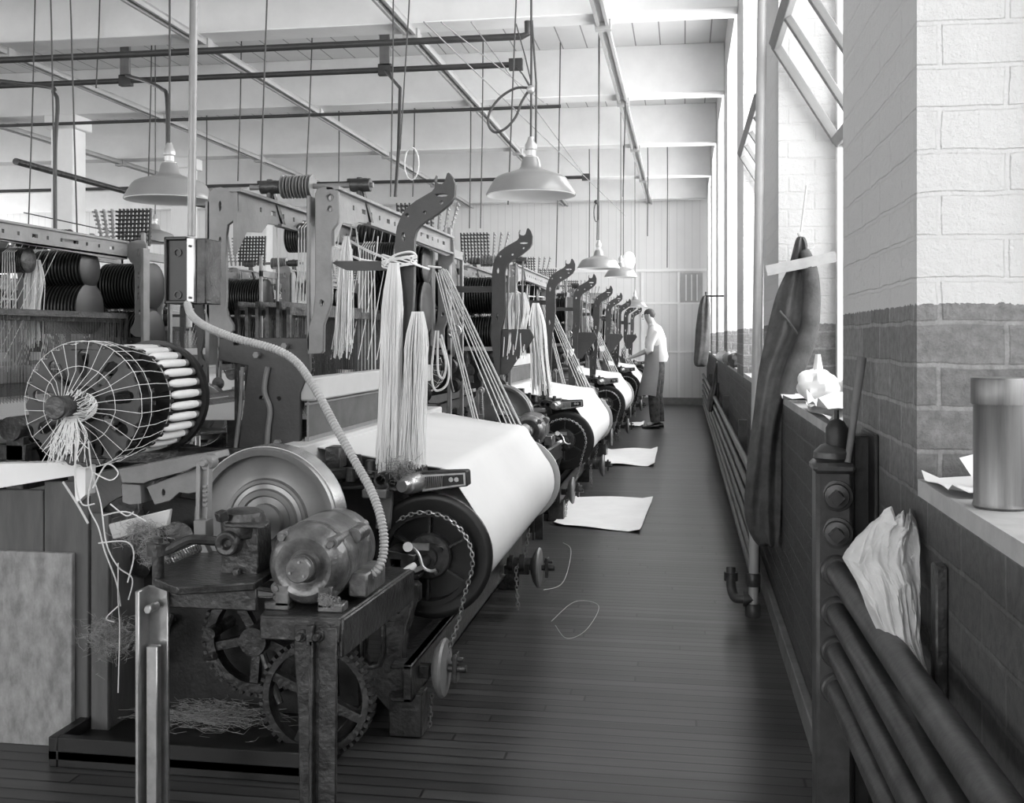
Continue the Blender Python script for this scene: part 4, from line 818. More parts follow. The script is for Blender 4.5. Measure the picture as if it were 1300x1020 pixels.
# wooden bin at the lower left
O = Vector((0, 0, 0))
wb = thing('wooden_bin', (-1.9, 3.07, 0), 'tall worn wooden bin of boards at the lower left below the battery', 'bin')
xa, xb, xc = PY(-25, 0, 3.12).x, PY(104, 0, 3.12).x, PY(135, 0, 3.12).x; zt = PY(100, 612, 3.12).z
MB().box((xa, 3.12, 0), (xa + (xb - xa) * .62, 3.14, zt - .03)).build('front_board', 'wood_bin', wb, bevel=.003)
MB().box((xa + (xb - xa) * .62 + .004, 3.12, 0), (xb + .02, 3.14, zt)).build('front_board', 'wood_bin', wb, bevel=.003)
MB().box((xb + .024, 3.13, 0), (xc, 3.15, zt - .10)).build('front_board', 'wood_bin', wb, bevel=.003)
MB().box((xc - .02, 3.155, 0), (xc, 3.45, zt - .12)).build('side_board', 'wood_bin', wb, bevel=.003)
x1_ = PY(30, 0, 3.09).x; b = MB().box((xa + .02, 3.095, 0), (xb - .02, 3.117, PY(60, 700, 3.12).z)); b.build('patch_board', 'wood_patch', wb, bevel=.003)
zl, zr_ = PY(20, 625, 3.12).z, PY(106, 603, 3.12).z; b = MB().plate(fxz(3.09), [(xa, zl), (xb - .01, zr_), (xb - .005, zr_ - .09), (xb + .03, zr_ - .06), (xb + .03, zr_ + .045), (xa, zl + .09)], [], (0, .06, 0)); b.build('rim_board', 'white', wb, bevel=.002)
MB().tube(spline([PY(80, 612, 3.09), PY(98, 640, 3.09), PY(112, 665, 3.09)], 4), .004, 5).build('nail_string', 'rope', wb)
# ================================================================= LAMPS
def lamp(x, y, z, r, label, loop=False, zc=CEIL, first=[None]):
    if first[0] is None or loop:
        global O
        t = thing('pendant_lamp', (x, y, z), label, 'lamp', 'enamel pendant lamps'); h = .2; k = r / .2
        P = [(.2, 0), (.2, .006), (.187, .03), (.166, .066), (.155, .078), (.135, .088), (.09, .102), (.056, .114), (.046, .126), (.040, .155), (.034, .168), (.024, .172)]
        MB().lathe([(a * k, b_ * k) for a, b_ in P], (x, y, z), (0, 0, 1), 64, False).build('lamp_shade', 'shade', t)
        MB().lathe([(a * k * .985, (b_ + .0) * k - .003) for a, b_ in P[:-4]] + [(.001, .118 * k)], (x, y, z), (0, 0, 1), 64, False).build('shade_lining', 'shade_in', t)
        MB().lathe([(.03, .158), (.034, .162), (.034, .17), (.022, .176), (.022, .2), (.027, .205), (.027, .225), (.018, .24), (.012, .26), (.001, .262)], (x, y, z), (0, 0, 1), 20).build('socket', 'porcelain', t)
        MB().tube([(x, y, z + .25), (x + .002, y, z + .6), (x, y, CEIL)], .005, 8).build('cord', 'cable', t)
        if not loop: first[0] = (t, get_tree(t))
        else:
            MB().tube([(x + .022, y, z + .22), (x + .024, y, z + .5), (x + .005, y, z + .78)], .005, 6).build('cord', 'cable', t)
            q = [PY(*p, y) for p in ((675, 112), (655, 112), (635, 124), (622, 142), (620, 158), (628, 168), (642, 163), (655, 148), (662, 130), (672, 114))]
            MB().tube(spline(q, 6), .006, 6).build('cable_loop', 'cable', t); MB().sphere(PY(674, 114, y), .02, 10).build('cord_knob', 'porcelain', t)
        return t
    t0, tr = first[0]; c = copy_tree(t0, (x, y, z), label, parent=None, tree=tr); k = r / .2; c.scale = (k, k, 1); return c
lp = PY(215, 254, 4.55); lamp(lp.x, lp.y, lp.z, .2, 'grey enamel pendant lamp at left, partly behind the switch box pipe')
lp = PY(674, 248, 4.7); lamp(lp.x, lp.y, lp.z, .2, 'large grey enamel pendant lamp above the second loom, with a cable loop', True)
for px, py, Y, lab in ((197, 308, 9.2, 'small grey pendant lamp just below and behind the left one'), (760, 341, 9.9, 'grey pendant lamp second in line along the aisle'), (788, 352, 13.0, 'grey pendant lamp third in line along the aisle'), (806, 390, 17.2, 'smallest pendant lamp nearest the back wall')):
    lp = PY(px, py, Y); lamp(lp.x, lp.y, lp.z, .2, lab)
O = Vector((0, 0, 0))
cl = PY(798, 331, 14.5); b = MB().lathe([(.001, -.02), (.07, -.02), (.085, -.01), (.09, 0), (.09, .015), (.001, .015)], (0, 0, 0), (0, 1, 0), 32); o = b.build('hanging_disc', 'white'); o.location = cl; o.scale = (1, 1, 1.4); tag(o, 'white oval disc hanging just above the third aisle lamp', 'disc')
b = MB().tube([(cl.x - .07, 14.5, cl.z - .02), (cl.x - .07, 14.5, CEIL)], .006, 6); tag(rebase(b.build('hanging_wire', 'cable'), (cl.x - .07, 14.5, CEIL)), 'thin dark cord from the ceiling to the white oval disc', 'cord')

# ================================================================= CEILING RAILS, PIPES, CORDS
for X, lab in ((-.66, 'pale double ceiling rail nearest the windows'), (-2.28, 'pale double ceiling rail over the nearest loom row'), (-4.15, 'pale ceiling rail over the second loom row'), (-6.05, 'pale bundled ceiling rail at upper left'), (-8.2, 'far left ceiling rail, dim')):
    b = MB(); zr = BEAM - .06
    b.box((X - .05, -3, zr), (X - .025, YB, zr + .045)); b.box((X + .025, -3, zr), (X + .05, YB, zr + .045)); b.box((X - .05, -3, zr + .04), (X + .05, YB, zr + .055))
    for y in (5.8, 8.7, 11.6, 14.5, 17.4): b.box((X - .065, y, zr - .02), (X + .065, y + .09, zr + .062))
    tag(rebase(b.build('ceiling_rail', 'ceil_rail'), (X, 8, zr)), lab, 'rail', 'rails under the ceiling beams')
def pipe(pts, r, label, cat='pipe', m_='pipe', name='ceiling_pipe', fit=()):
    b = MB().tube(pts, r, 10)
    for f_ in fit: b.box(Vector(f_) - V(.06, .03, .05), Vector(f_) + V(.06, .03, .05))
    return tag(rebase(b.build(name, m_), pts[0]), label, cat)
e = PY(670, 46, 8.45); pipe([(-9, 8.45, e.z)] + [(e.x - .05, 8.45, e.z), (e.x, 8.45, e.z + .02), (e.x, 8.45, e.z + .12)], .028, 'thick dark sprinkler pipe under the ceiling, ending in an elbow')
e2 = PY(655, 82, 9.3); g1 = PY(489, 86, 9.3); g0 = PY(160, 96, 9.3)
pipe([(-10, 9.3, e2.z), (e2.x, 9.3, e2.z)], .026, 'dark conduit below the sprinkler pipe, with junction boxes', fit=((e2.x, 9.3, e2.z), (g1.x, 9.3, e2.z), (g0.x, 9.3, e2.z)))
for g, lab in ((g1, 'dark wooden hanger block on the conduit at top centre'), (g0, 'dark wooden hanger block on the conduit at upper left')):
    b = MB().box((g.x - .045, 9.27, e2.z + .04), (g.x + .045, 9.31, CEIL)); tag(rebase(b.build('hanger_block', 'wood_dark'), (g.x, 9.3, e2.z)), lab, 'hanger')
e3 = PY(712, 135, 11.2); pipe([(-11, 11.2, e3.z), (e3.x, 11.2, e3.z)], .018, 'thin dark conduit along the third ceiling beam')
e4 = PY(744, 225, 16.0); pipe([(-14, 16.0, e4.z), (e4.x, 16.0, e4.z)], .026, 'dark conduit far back, ending in a junction box', fit=((e4.x, 16.0, e4.z), (PY(640, 226, 16).x, 16.0, e4.z), (PY(345, 226, 16).x, 16, e4.z)))
pipe(spline([PY(160, 96, 9.3), PY(185, 103, 8.6), PY(205, 113, 8.0), PY(212, 125, 7.8), PY(213, 190, 7.8)], 5), .016, 'dark bent conduit dropping to the left lamp')
pipe(spline([(-6.9, 8.2, 3.62), PY(45, 108, 8.0), PY(68, 118, 7.9), PY(73, 135, 7.9), PY(70, 190, 7.9), PY(70, 300, 7.9)], 5), .016, 'dark bent conduit dropping at the far upper left')
pipe([PY(655, 84, 9.3), PY(664, 95, 9.0), PY(674, 112, 4.9)], .006, 'thin cable from the conduit end to the big lamp', 'cable', 'cable', 'cable')
pipe([PY(489, 90, 9.3), PY(508, 112, 7.5), PY(506, 190, 7.0), PY(502, 250, 7.0)], .012, 'dark bent conduit dropping above the nearest wrench-headed post')
pipe([PY(20, 205, 8.5), PY(165, 245, 11), PY(300, 268, 13)], .03, 'dark sloping pipe high at far left', m_='iron_mid')
# hanging cords, thin rods, pull lines
cords = [(337, 27, 331, 232, 5.6), (90, 55, 98, 300, 5.6), (124, 60, 122, 112, 8.5), (65, 70, 70, 290, 6), (190, 150, 188, 240, 9), (304, 148, 302, 230, 10), (392, 145, 388, 240, 10), (430, 195, 430, 235, 13), (517, 30, 508, 190, 7.0), (653, 30, 645, 260, 6.2), (612, 145, 610, 290, 11), (597, 180, 596, 290, 12), (761, 30, 758, 305, 10.0), (710, 130, 706, 340, 11.2), (793, 140, 791, 250, 11.5), (748, 220, 748, 330, 16), (822, 190, 822, 300, 15), (498, 60, 496, 250, 7.4), (262, 185, 262, 240, 12), (525, 195, 524, 250, 13), (847, 120, 847, 340, 15), (40, 150, 36, 290, 8), (655, 30, 676, 112, 8), (30, 270, 215, 310, 9)]
cords.sort(); ordn = 'first second third fourth fifth sixth seventh eighth ninth tenth eleventh twelfth thirteenth fourteenth fifteenth sixteenth seventeenth eighteenth nineteenth twentieth twenty-first twenty-second twenty-third twenty-fourth'.split()
for ci, (x0, y0, x1, y1, Y) in enumerate(cords):
    a, c = PY(x0, y0, Y), PY(x1, y1, Y)
    if abs(x0 - x1) < 20:
        t = (CEIL - c.z) / max(a.z - c.z, .01); a = c + (a - c) * t
    b = MB().tube([a, c.lerp(a, .5) + V(.006, 0, 0), c], .0016 * Y ** .6, 6)
    tag(rebase(b.build('hanging_wire', 'cable'), a), 'thin dark wire hanging from the ceiling, %s from the left' % ordn[ci], 'wire', 'wires hanging from the ceiling')
for (p0_, p1_, lab) in (((538, 28, 6.2), (795, 275, 15.5), 'pale slanting line of wire above the big lamp'), ((560, 28, 6.6), (690, 130, 10), 'thin slanting wire behind the big lamp'), ((598, 28, 7.5), (740, 220, 15.5), 'thin slanting wire crossing the middle beams')):
    pipe([PY(*p0_), PY(*p1_)], .0045, lab, 'wire', 'iron_light', 'overhead_wire')
a = PY(757, 270, 9.9); b = MB().tube([a + V(.022 * math.cos(t * PI / 8), 0, .085 * math.sin(t * PI / 8)) for t in range(16)], .005, 6, closed=True).sphere(a + V(0, 0, .1), .02, 8); tag(rebase(b.build('wire_coil', 'cable'), a), 'narrow coil of cable above the second aisle lamp', 'cable')
a = PY(519, 208, 7.0); b = MB().tube([a + V(.05 * math.cos(t * PI / 8) + .02, 0, .11 * math.sin(t * PI / 8)) for t in range(16)], .005, 6, closed=True); tag(rebase(b.build('wire_coil', 'rope'), a), 'pale looped cord hanging beside the nearest wrench head', 'cord')

# ================================================================= RIGHT WALL: RISER, HEATING PIPES, COATS, CLUTTER
r0, r1 = PY(951, 768, 4.98), Vector((.375, 5.0, CEIL))
r0.z = .06; r0.x = .31
st_ = thing('steam_riser', (.31, 5.0, 0), 'tall grey steam pipe rising beside the hanging dark coat', 'pipe')
MB().tube([(.31, 4.98, .05), (.335, 5.0, 1.6), (.375, 5.0, CEIL)], .0225, 18).build('riser', 'pipe_grey', st_)
b = MB().lathe([(.033, 0), (.036, .01), (.036, .05), (.03, .06)], (.31, 4.98, 0.02), (0, 0, 1), 18).lathe([(.03, 0), (.034, .01), (.034, .05), (.03, .06)], (.31, 4.98, 0.16), (0, 0, 1), 18)
b.tube(spline([(.31, 4.98, .10), (.27, 4.98, .10), (.23, 5.0, .10), (.215, 5.05, .14), (.215, 5.08, .22)], 5), .022, 12).cyl((.215, 5.08, .16), (.215, 5.08, .2), .032).cyl((.265, 4.98, .10), (.285, 4.98, .10), .034)
b.build('pipe_elbow', 'rad', st_)
for j in range(6):
    z = .13 + .098 * j
    b = MB().tube([(.335, 5.3, z), (.335, 12, z), (.335, 19.6, z)], .021, 12)
    tag(rebase(b.build('heating_pipe', 'rad'), (.335, 5.3, z)), 'long iron heating pipe running along the far wall, %s from the floor' % ['first', 'second', 'third', 'fourth', 'fifth', 'sixth'][j], 'pipe', 'far heating pipes under the windows')
for y, lab in ((7.2, 'nearest'), (10.1, 'second'), (13, 'third'), (16, 'farthest')):
    b = MB().box((.355, y, .05), (.41, y + .04, .75)); tag(rebase(b.build('pipe_bracket', 'rad'), (.38, y, .05)), '%s upright bracket carrying the far heating pipes' % lab, 'bracket')
b = MB().box((.315, 5.25, .06), (.36, 5.31, .68)); tag(rebase(b.build('pipe_manifold', 'rad', bevel=.008), (.33, 5.28, .06)), 'iron end manifold of the far heating pipes behind the coat', 'manifold')
# near radiator: upright header with plugs, four pipes toward the camera
hd = thing('radiator', (.33, 2.45, 0), 'cast iron wall radiator header with four thick pipes at lower right', 'radiator')
HX, HYY = .335, 2.45
def hz(py): return PY(1060, py, 2.42).z
hx0, hx1 = PY(1036, 0, 2.42).x, PY(1083, 0, 2.42).x
hx = (hx0 + hx1) / 2; b = MB().box((hx0, 2.42, .05), (hx1, 2.50, hz(592))); b.box((hx0 - .006, 2.41, hz(602)), (hx1 + .006, 2.51, hz(588))); b.lathe([(.042, 0), (.04, .02), (.025, .035), (.012, .04)], (hx, 2.46, hz(588)), (0, 0, 1), 24)
b.build('header', 'rad', hd, bevel=.008)
pz = [hz(630), hz(677), hz(725), hz(777), hz(827), hz(874)]
for z in pz[:2]: MB().lathe([(.001, -.034), (.012, -.034), (.014, -.03), (.014, -.016), (.026, -.014), (.028, -.004), (.034, -.002), (.036, .006)], (hx + .005, 2.42, z), (.12, 1, 0), 28).box((hx - .012, 2.378, z - .012), (hx + .012, 2.40, z + .012), Matrix.Rotation(PI / 4, 3, 'Y')).build('plug', 'rad', hd)
for z in pz[2:]: 
    MB().lathe([(.03, -.02), (.034, -.016), (.036, .006)], (hx + .004, 2.42, z), (.0, 1, 0), 28).build('pipe_collar', 'rad', hd)
    MB().tube([(hx + .004, 2.44, z), (hx + .03, 0.4, z - .01)], .0255, 20).build('radiator_pipe', 'rad', hd)
b = MB().tube([(hx + .03, 2.47, hz(588)), (hx + .03, 2.47, hz(545))], .016, 14).lathe([(.001, .0), (.022, .004), (.024, .02), (.024, .06), (.016, .075), (.006, .08), (.005, .10)], (hx + .01, 2.46, hz(580)), (0, 0, 1), 18); b.build('air_valve', 'iron', hd)
c_ = Vector((hx - .012, 2.44, hz(582))); MB().tube([c_ + V(.014 * math.cos(t * PI / 8), 0, .014 * math.sin(t * PI / 8)) for t in range(16)], .003, 6, closed=True).build('valve_ring', 'iron', hd)
O = Vector((0, 0, 0))
b = MB().tube([PY(1076, 588, 2.43), PY(1094, 455, 2.5)], [.007, .0105], 14); tag(rebase(b.build('wooden_stick', 'wood_dark'), PY(1076, 588, 2.43)), 'round wooden stick leaning on the pier above the radiator header', 'stick')
qx = PY(1095, 548, 2.62); b = MB().box((.375, 2.50, .15), (.418, 2.56, qx.z)).box((.365, 2.49, .15), (.38, 2.52, qx.z - .01)).box((.41, 2.42, .15), (.4195, 2.60, qx.z + .01)); tag(rebase(b.build('wall_channel', 'iron', bevel=.003), (.4, 2.53, .15)), 'dark upright channel fixed to the pier behind the radiator header', 'channel')
# paper bag behind the radiator pipes
def bagpt(px, py, Y, dx=0): p = PY(px, py, Y); p.x += dx; return p
from mathutils import noise
bk = [(655, 1130, 1158, 2.0), (668, 1106, 1166, 1.98), (690, 1086, 1168, 1.95), (712, 1073, 1169, 1.93), (740, 1088, 1170, 1.90), (775, 1102, 1170, 1.87), (810, 1119, 1169, 1.85), (850, 1147, 1176, 1.82), (880, 1162, 1184, 1.8)]
rows = []; NR = 56
for i_ in range(NR + 1):
    t = i_ / NR * (len(bk) - 1); k_ = min(int(t), len(bk) - 2); f_ = t - k_; y, l, r_, Yd = [bk[k_][q] * (1 - f_) + bk[k_ + 1][q] * f_ for q in range(4)]
    row = []
    for j in range(41):
        u_ = j / 40; p = PY(l + (r_ - l) * u_, y, Yd); q = Vector((p.x * 9, p.y * 9, p.z * 9)) + V(u_ * 2, 0, i_ * .04)
        rg = abs(noise.noise(q)) * .05 + abs(noise.noise(q * 2.3 + V(3, 1, 2))) * .026 + abs(noise.noise(q * 5)) * .010
        p += V(0, rg - .05 * math.sin(u_ * PI), noise.noise(q * 1.5) * .008 + (noise.noise(V(u_ * 9, 0, 0)) * .02 if i_ < 4 else 0)); row.append(p)
    rows.append(row)
o = MB().grid(rows, (.010, .045, 0)).build('paper_bag', 'bag'); tag(rebase(o, rows[-1][0]), 'crumpled pale paper bag stuffed behind the radiator pipes', 'bag')
for p_ in o.data.polygons: p_.use_smooth = False
b = MB().box((.40, 1.80, .35), (.4195, 1.84, .93)); tag(rebase(b.build('wall_board', 'iron_mid', bevel=.003), (.4, 1.8, .35)), 'dark upright board fixed on the wall behind the paper bag', 'board')
# near sill: metal can and papers
cc = PX(1270, 600, .47); cx_, cy_ = .474, 1.715
t = thing('metal_can', (cx_, cy_, SILL), 'tall metal can with a lid on the nearest window sill, at the right edge', 'can')
MB().lathe([(.037, 0), (.040, .004), (.038, .010), (.038, .162), (.040, .166)], (cx_, cy_, SILL), (0, 0, 1), 40).build('can_body', 'tin', t)
MB().lathe([(.041, .158), (.0415, .162), (.0415, .195), (.040, .198), (.001, .198)], (cx_, cy_, SILL), (0, 0, 1), 40).build('can_lid', 'tin', t)
O = Vector((0, 0, 0))
def sheet(corners, n, wob, name, label, cat, m_='paper', thick=.0012, lift=0):
    A, B, C_, D = [Vector(c) for c in corners]; rows = []
    for i in range(n + 1):
        u_ = i / n; rows.append([(A.lerp(B, j / n)).lerp(D.lerp(C_, j / n), u_) + V(0, 0, wob * (math.sin(u_ * 5 + j * .7) * .5 + .5) + lift * (u_ * (1 - u_)) + (wob * 1.5 if (i in (0, n)) and (j in (0, n)) else 0)) for j in range(n + 1)])
    return tag(rebase(MB().grid(rows, (0, 0, thick)).build(name, m_), rows[0][0]), label, cat)
z = SILL + .002
sheet([(.425, 1.80, z), (.62, 1.77, z), (.66, 1.98, z), (.425, 2.025, z)], 8, .010, 'paper_sheet', 'curled white paper lying flat on the nearest window sill beside the metal can', 'paper')
b = MB(); q = [(.475, 1.86, z + .018), (.58, 1.85, z + .018), (.57, 1.90, z + .085), (.462, 1.91, z + .052)]; b.grid([[Vector(q[0]).lerp(Vector(q[1]), j / 5).lerp(Vector(q[3]).lerp(Vector(q[2]), j / 5), i_ / 4) for j in range(6)] for i_ in range(5)], (.002, 0, 0)); tag(rebase(b.build('paper_card', 'paper'), q[0]), 'white card propped upright on the nearest window sill behind the can', 'paper')
# second sill: cloth bundle, papers
b = MB()
def blob(b, c, r, sc, seed):
    rnd = random.Random(seed); c = Vector(c); n = 18; rings = []; ph = [rnd.uniform(0, 6) for _ in range(6)]
    for i_ in range(1, n):
        a = PI * i_ / n; ring = []
        for j in range(n):
            t = 2 * PI * j / n; k = 1 + .10 * math.sin(3 * t + ph[0]) * math.sin(2 * a) + .08 * math.sin(5 * t + 3 * a + ph[1]) + .05 * math.sin(9 * t + ph[2] + 4 * a)
            ring.append(c + V(math.cos(t) * math.sin(a) * r * sc[0] * k, math.sin(t) * math.sin(a) * r * sc[1] * k, -math.cos(a) * r * sc[2] * k))
        rings.append(ring)
    return b.loft(rings)
blob(b, (.52, 4.35, SILL + .065), .07, (1.1, 1.7, .9), 3); b.loft([[Vector((.53, 4.42, SILL + .10 + .03 * i_)) + V(math.cos(2 * PI * j / 10) * .025 * (1 - i_ * .2), math.sin(2 * PI * j / 10) * .03, 0) for j in range(10)] for i_ in range(4)])
tag(rebase(b.build('cloth_bundle', 'paper'), (.52, 4.35, SILL)), 'white knotted cloth bundle on the second window sill by the coat', 'bundle')
sheet([(.41, 4.75, z), (.60, 4.75, z), (.62, 4.45, z), (.40, 4.5, z)], 6, .012, 'paper_sheet', 'white paper at the far end of the second window sill', 'paper')
sheet([(.42, 3.5, z + .005), (.66, 3.4, z), (.67, 4.1, z + .03), (.44, 4.0, z + .02)], 8, .03, 'cloth_rag', 'white rag spread on the second window sill near the pier', 'rag')
sheet([(.415, 3.1, z), (.50, 3.1, z), (.56, 4.0, z), (.425, 3.9, z)], 8, .02, 'paper_wad', 'folded dull papers under the white rag on the second sill', 'paper', 'bag')
# slat nailed across the window
A, B = PY(973, 346, 4.55), PY(1058, 326, 4.2); B = PX(1062, 326, .64)
b = MB().bar(PY(973, 344, 4.70), B, .008, .045, (0, 0, 1)); tag(rebase(b.build('wooden_batten', 'sill'), A), 'pale wooden slat nailed slantwise over the second window, above the coat', 'slat')
# coats
def coat(rows, Yd, depth, name, label, folds=5, seed=1):
    n = 28; rings = []; rnd = random.Random(seed); ph = rnd.uniform(0, 6)
    for k, (py, l, r_) in enumerate(rows):
        a, c = PY(l, py, Yd), PY(r_, py, Yd); w_ = (c.x - a.x) / 2; cx = (a.x + c.x) / 2; ring = []
        for j in range(n):
            t = 2 * PI * j / n; f = 1 + .22 * math.sin(folds * t + ph + k * .25) * min(1, k / 3)
            dd = depth * min(1, .3 + k * .12)
            ring.append((cx + w_ * math.cos(t) * (1 + .04 * math.sin(k * 1.7 + seed)), Yd + dd * math.sin(t) * f + .014 * math.sin(7 * math.cos(t) + k * .4) + .016 * math.sin(k * 1.3 + 3 * math.cos(t)), a.z + .014 * math.sin(3 * t + k)))
        rings.append(ring)
    # resample between rings for smooth drape
    o = MB().loft(rings).build(name, 'coat'); s_ = o.modifiers.new('soft', 'SUBSURF'); s_.levels = 1; s_.render_levels = 2
    return tag(rebase(o, rings[-1][0]), label, 'coat')
coat([(300, 1010, 1024), (322, 1005, 1027), (345, 998, 1031), (368, 987, 1032), (400, 978, 1036), (426, 973, 1033), (450, 968, 1022), (485, 960, 1008), (520, 957, 996), (560, 951, 992), (600, 948, 992), (640, 943, 993), (665, 944, 993), (686, 958, 990), (692, 966, 986)], 4.78, .06, 'hanging_coat', 'long dark work coat hanging between the steam pipe and the second window', 7, 4)
lc = bpy.data.objects['hanging_coat']
b = MB().tube(spline([PY(1022, 318, 4.74), PY(1029, 350, 4.72), PY(1030, 395, 4.71), PY(1024, 430, 4.71), PY(1008, 470, 4.71), PY(996, 505, 4.71)], 5), [.018, .022, .026, .03, .033, .035, .036, .037, .038, .038, .038, .039, .04, .04, .041, .042, .042, .043, .043, .043, .042, .041, .04, .038, .036, .034], 14)
so_ = b.build('sleeve', 'coat'); so_.parent = lc; so_.location = -lc.location
b = MB().tube(spline([PY(990, 395, 4.715), PY(1004, 412, 4.71), PY(1018, 432, 4.715)], 5), .006, 6); so_ = b.build('seam', 'coat'); so_.parent = lc; so_.location = -lc.location
b = MB().tube(spline([PY(1024, 236, 4.86), PY(1021, 262, 4.84), PY(1016, 300, 4.80)], 4), [.006] * 9, 6).tube(spline([PY(1014, 296, 4.8), PY(1024, 315, 4.78), PY(1034, 312, 4.78)], 4), .008, 6); tag(rebase(b.build('coat_strap', 'bag'), PY(1016, 300, 4.8)), 'light cloth strap holding the long dark work coat', 'strap')
coat([(375, 892, 900), (385, 887, 901), (400, 885, 902), (420, 883, 902), (440, 882, 901), (458, 880, 899), (466, 881, 897)], 12.6, .08, 'hanging_coat', 'smaller dark coat hanging far down the window wall near the back', 5, 9)
coat([(458, 908, 912), (475, 906, 911), (490, 903, 911), (505, 898, 909), (520, 897, 906), (523, 899, 904)], 12.2, .05, 'hanging_rag', 'dark rag hanging over the far heating pipes', 4, 2)
for (px, py, Y, sc, m_, lab, sd) in ((897, 448, 11.2, (1.6, 2.2, .8), 'white', 'pale cloth bundle on the far sill beside the smaller coat', 5), (908, 452, 10.2, (1.1, 1.5, .9), 'iron_light', 'grey cloth bundle on the far sill, left of the white one', 6), (916, 458, 9.3, (.9, 1.3, .9), 'coat', 'dark cloth bundle on the far sill, nearest of the three', 8)):
    p = PY(px, py, Y); p.x = .43; p.z = SILL + .06; b = MB(); blob(b, p, .07, sc, sd); tag(rebase(b.build('cloth_bundle', m_), p - V(0, 0, .06)), lab, 'bundle')
hp = PY(896, 376, 12.6); tag(rebase(MB().tube([(XW + .05, 12.6, hp.z), (hp.x, 12.6, hp.z), (hp.x, 12.55, hp.z + .04)], .012, 8).build('coat_hook', 'iron'), (XW, 12.6, hp.z)), 'iron hook on the far window wall carrying the smaller coat', 'hook')
# window-wall tassel cord
b = MB().tube([(.47, 8.0, 3.6), (.47, 8.0, 1.75)], .01, 6).sphere((.47, 8.0, 1.75), .03, 8, (1, 1, 1.8)); tag(rebase(b.build('sash_cord', 'rope'), (.47, 8, 1.7)), 'hanging sash cord with a knot on the far window wall', 'cord')

# ================================================================= FLOOR PAPERS
zf = .003
def fl_(px, py): 
    d = HC * F / (py - HY); a = (px - 650) / F; return Vector((d * (CS * a - SN), d * (SN * a + CS), zf))
sheet([fl_(703, 668), fl_(812, 677), fl_(829, 634), fl_(724, 632)], 8, .012, 'paper_sheet', 'large white paper lying on the floor, nearest in the aisle', 'paper')
sheet([fl_(768, 591), fl_(830, 593), fl_(835, 571), fl_(768, 572)], 8, .02, 'paper_sheet', 'white paper on the aisle floor behind the large one', 'paper')
sheet([fl_(792, 543), fl_(816, 542), fl_(818, 538), fl_(794, 538)], 6, .02, 'paper_sheet', 'small pale paper on the floor at the feet of the man', 'paper')
b = MB(); b.tube(spline([fl_(700, 790), fl_(730, 765), fl_(760, 770), fl_(745, 800), fl_(720, 812), fl_(705, 795)], 6), .0012, 4).tube(spline([fl_(690, 750), fl_(715, 740), fl_(725, 700), fl_(715, 690)], 6), .0012, 4); tag(rebase(b.build('floor_thread', 'yarn'), fl_(700, 790)), 'thin white thread curled on the aisle floor', 'thread')

# ================================================================= PERSON
PYY = 15.3; pc = PY(832, 540, PYY); fx = pc.x
man = thing('person', (fx, PYY, 0), 'person in light shirt, grey apron and dark trousers standing at a loom, head bowed', 'person')
S = 1.0
def J(dx, dy, z): return Vector((fx + dx, PYY + dy, z))
# skin-modified skeleton (facing -x)
jt = {}; rad = {}; ed = []
def jn(n, p, r, parent=None):
    jt[n] = p; rad[n] = r
    if parent: ed.append((parent, n))
jn('pelvis', J(.02, 0, .93), (.125, .15)); jn('waist', J(.03, 0, 1.06), (.11, .14), 'pelvis'); jn('chest', J(.02, 0, 1.26), (.12, .16), 'waist'); jn('upper', J(-.01, 0, 1.41), (.10, .14), 'chest'); jn('neck', J(-.05, 0, 1.49), (.052, .052), 'upper'); jn('skull0', J(-.085, 0, 1.55), (.062, .06), 'neck'); jn('skull1', J(-.10, 0, 1.61), (.085, .072), 'skull0'); jn('skull2', J(-.10, 0, 1.66), (.068, .058), 'skull1')
for s, n in ((-1, 'l'), (1, 'r')):
    jn('sh' + n, J(-.01, s * .17, 1.40), (.055, .055), 'upper'); jn('el' + n, J(-.06 - .02 * (s < 0), s * .21, 1.12), (.042, .042), 'sh' + n); jn('wr' + n, J(-.28, s * .17, 1.03), (.028, .028), 'el' + n); jn('pa' + n, J(-.345, s * .155, 1.01), (.034, .018), 'wr' + n)
    jn('hip' + n, J(.02, s * .09, .86), (.095, .095), 'pelvis'); jn('kn' + n, J(0 + .02 * s, s * .10, .48), (.058, .058), 'hip' + n); jn('an' + n, J(.03 + .03 * s, s * .10, .09), (.036, .036), 'kn' + n); jn('to' + n, J(-.10 + .03 * s, s * .11, .045), (.036, .03), 'an' + n)
    for f_ in range(4): jn('f%d%s' % (f_, n), J(-.385, s * .155 + (f_ - 1.5) * .021, 1.0 - .004 * abs(f_ - 1.5)), (.009, .009), 'pa' + n); jn('g%d%s' % (f_, n), J(-.42 - .006 * (2 - abs(f_ - 1.4)), s * .155 + (f_ - 1.5) * .022, .985), (.008, .008), 'f%d%s' % (f_, n))
    jn('th' + n, J(-.355, s * .155 - s * .04, 1.0), (.010, .010), 'pa' + n); jn('ti' + n, J(-.385, s * .155 - s * .055, .985), (.009, .009), 'th' + n)
ks = list(jt); me = bpy.data.meshes.new('body'); me.from_pydata([tuple(jt[k] - O) for k in ks], [(ks.index(a), ks.index(b)) for a, b in ed], []); bo = bpy.data.objects.new('body', me); COL.objects.link(bo); bo.parent = man
sk = bo.modifiers.new('skin', 'SKIN'); sk.use_smooth_shade = True
sv = me.skin_vertices[0].data
for i_, k in enumerate(ks): sv[i_].radius = rad[k]
sv[0].use_root = True
ss = bo.modifiers.new('sub', 'SUBSURF'); ss.levels = 2; ss.render_levels = 2; me.materials.append(M['skin'])
HD = J(-.10, 0, 1.605)
b = MB().sphere(HD + V(-.083, 0, -.012), .015, 8, (1.2, .7, 1.3)); b.build('nose', 'skin', man)
for s in (-1, 1): MB().sphere(HD + V(.01, s * .075, -.005), .02, 8, (.8, .4, 1.4)).build('ear', 'skin', man)
b = MB()
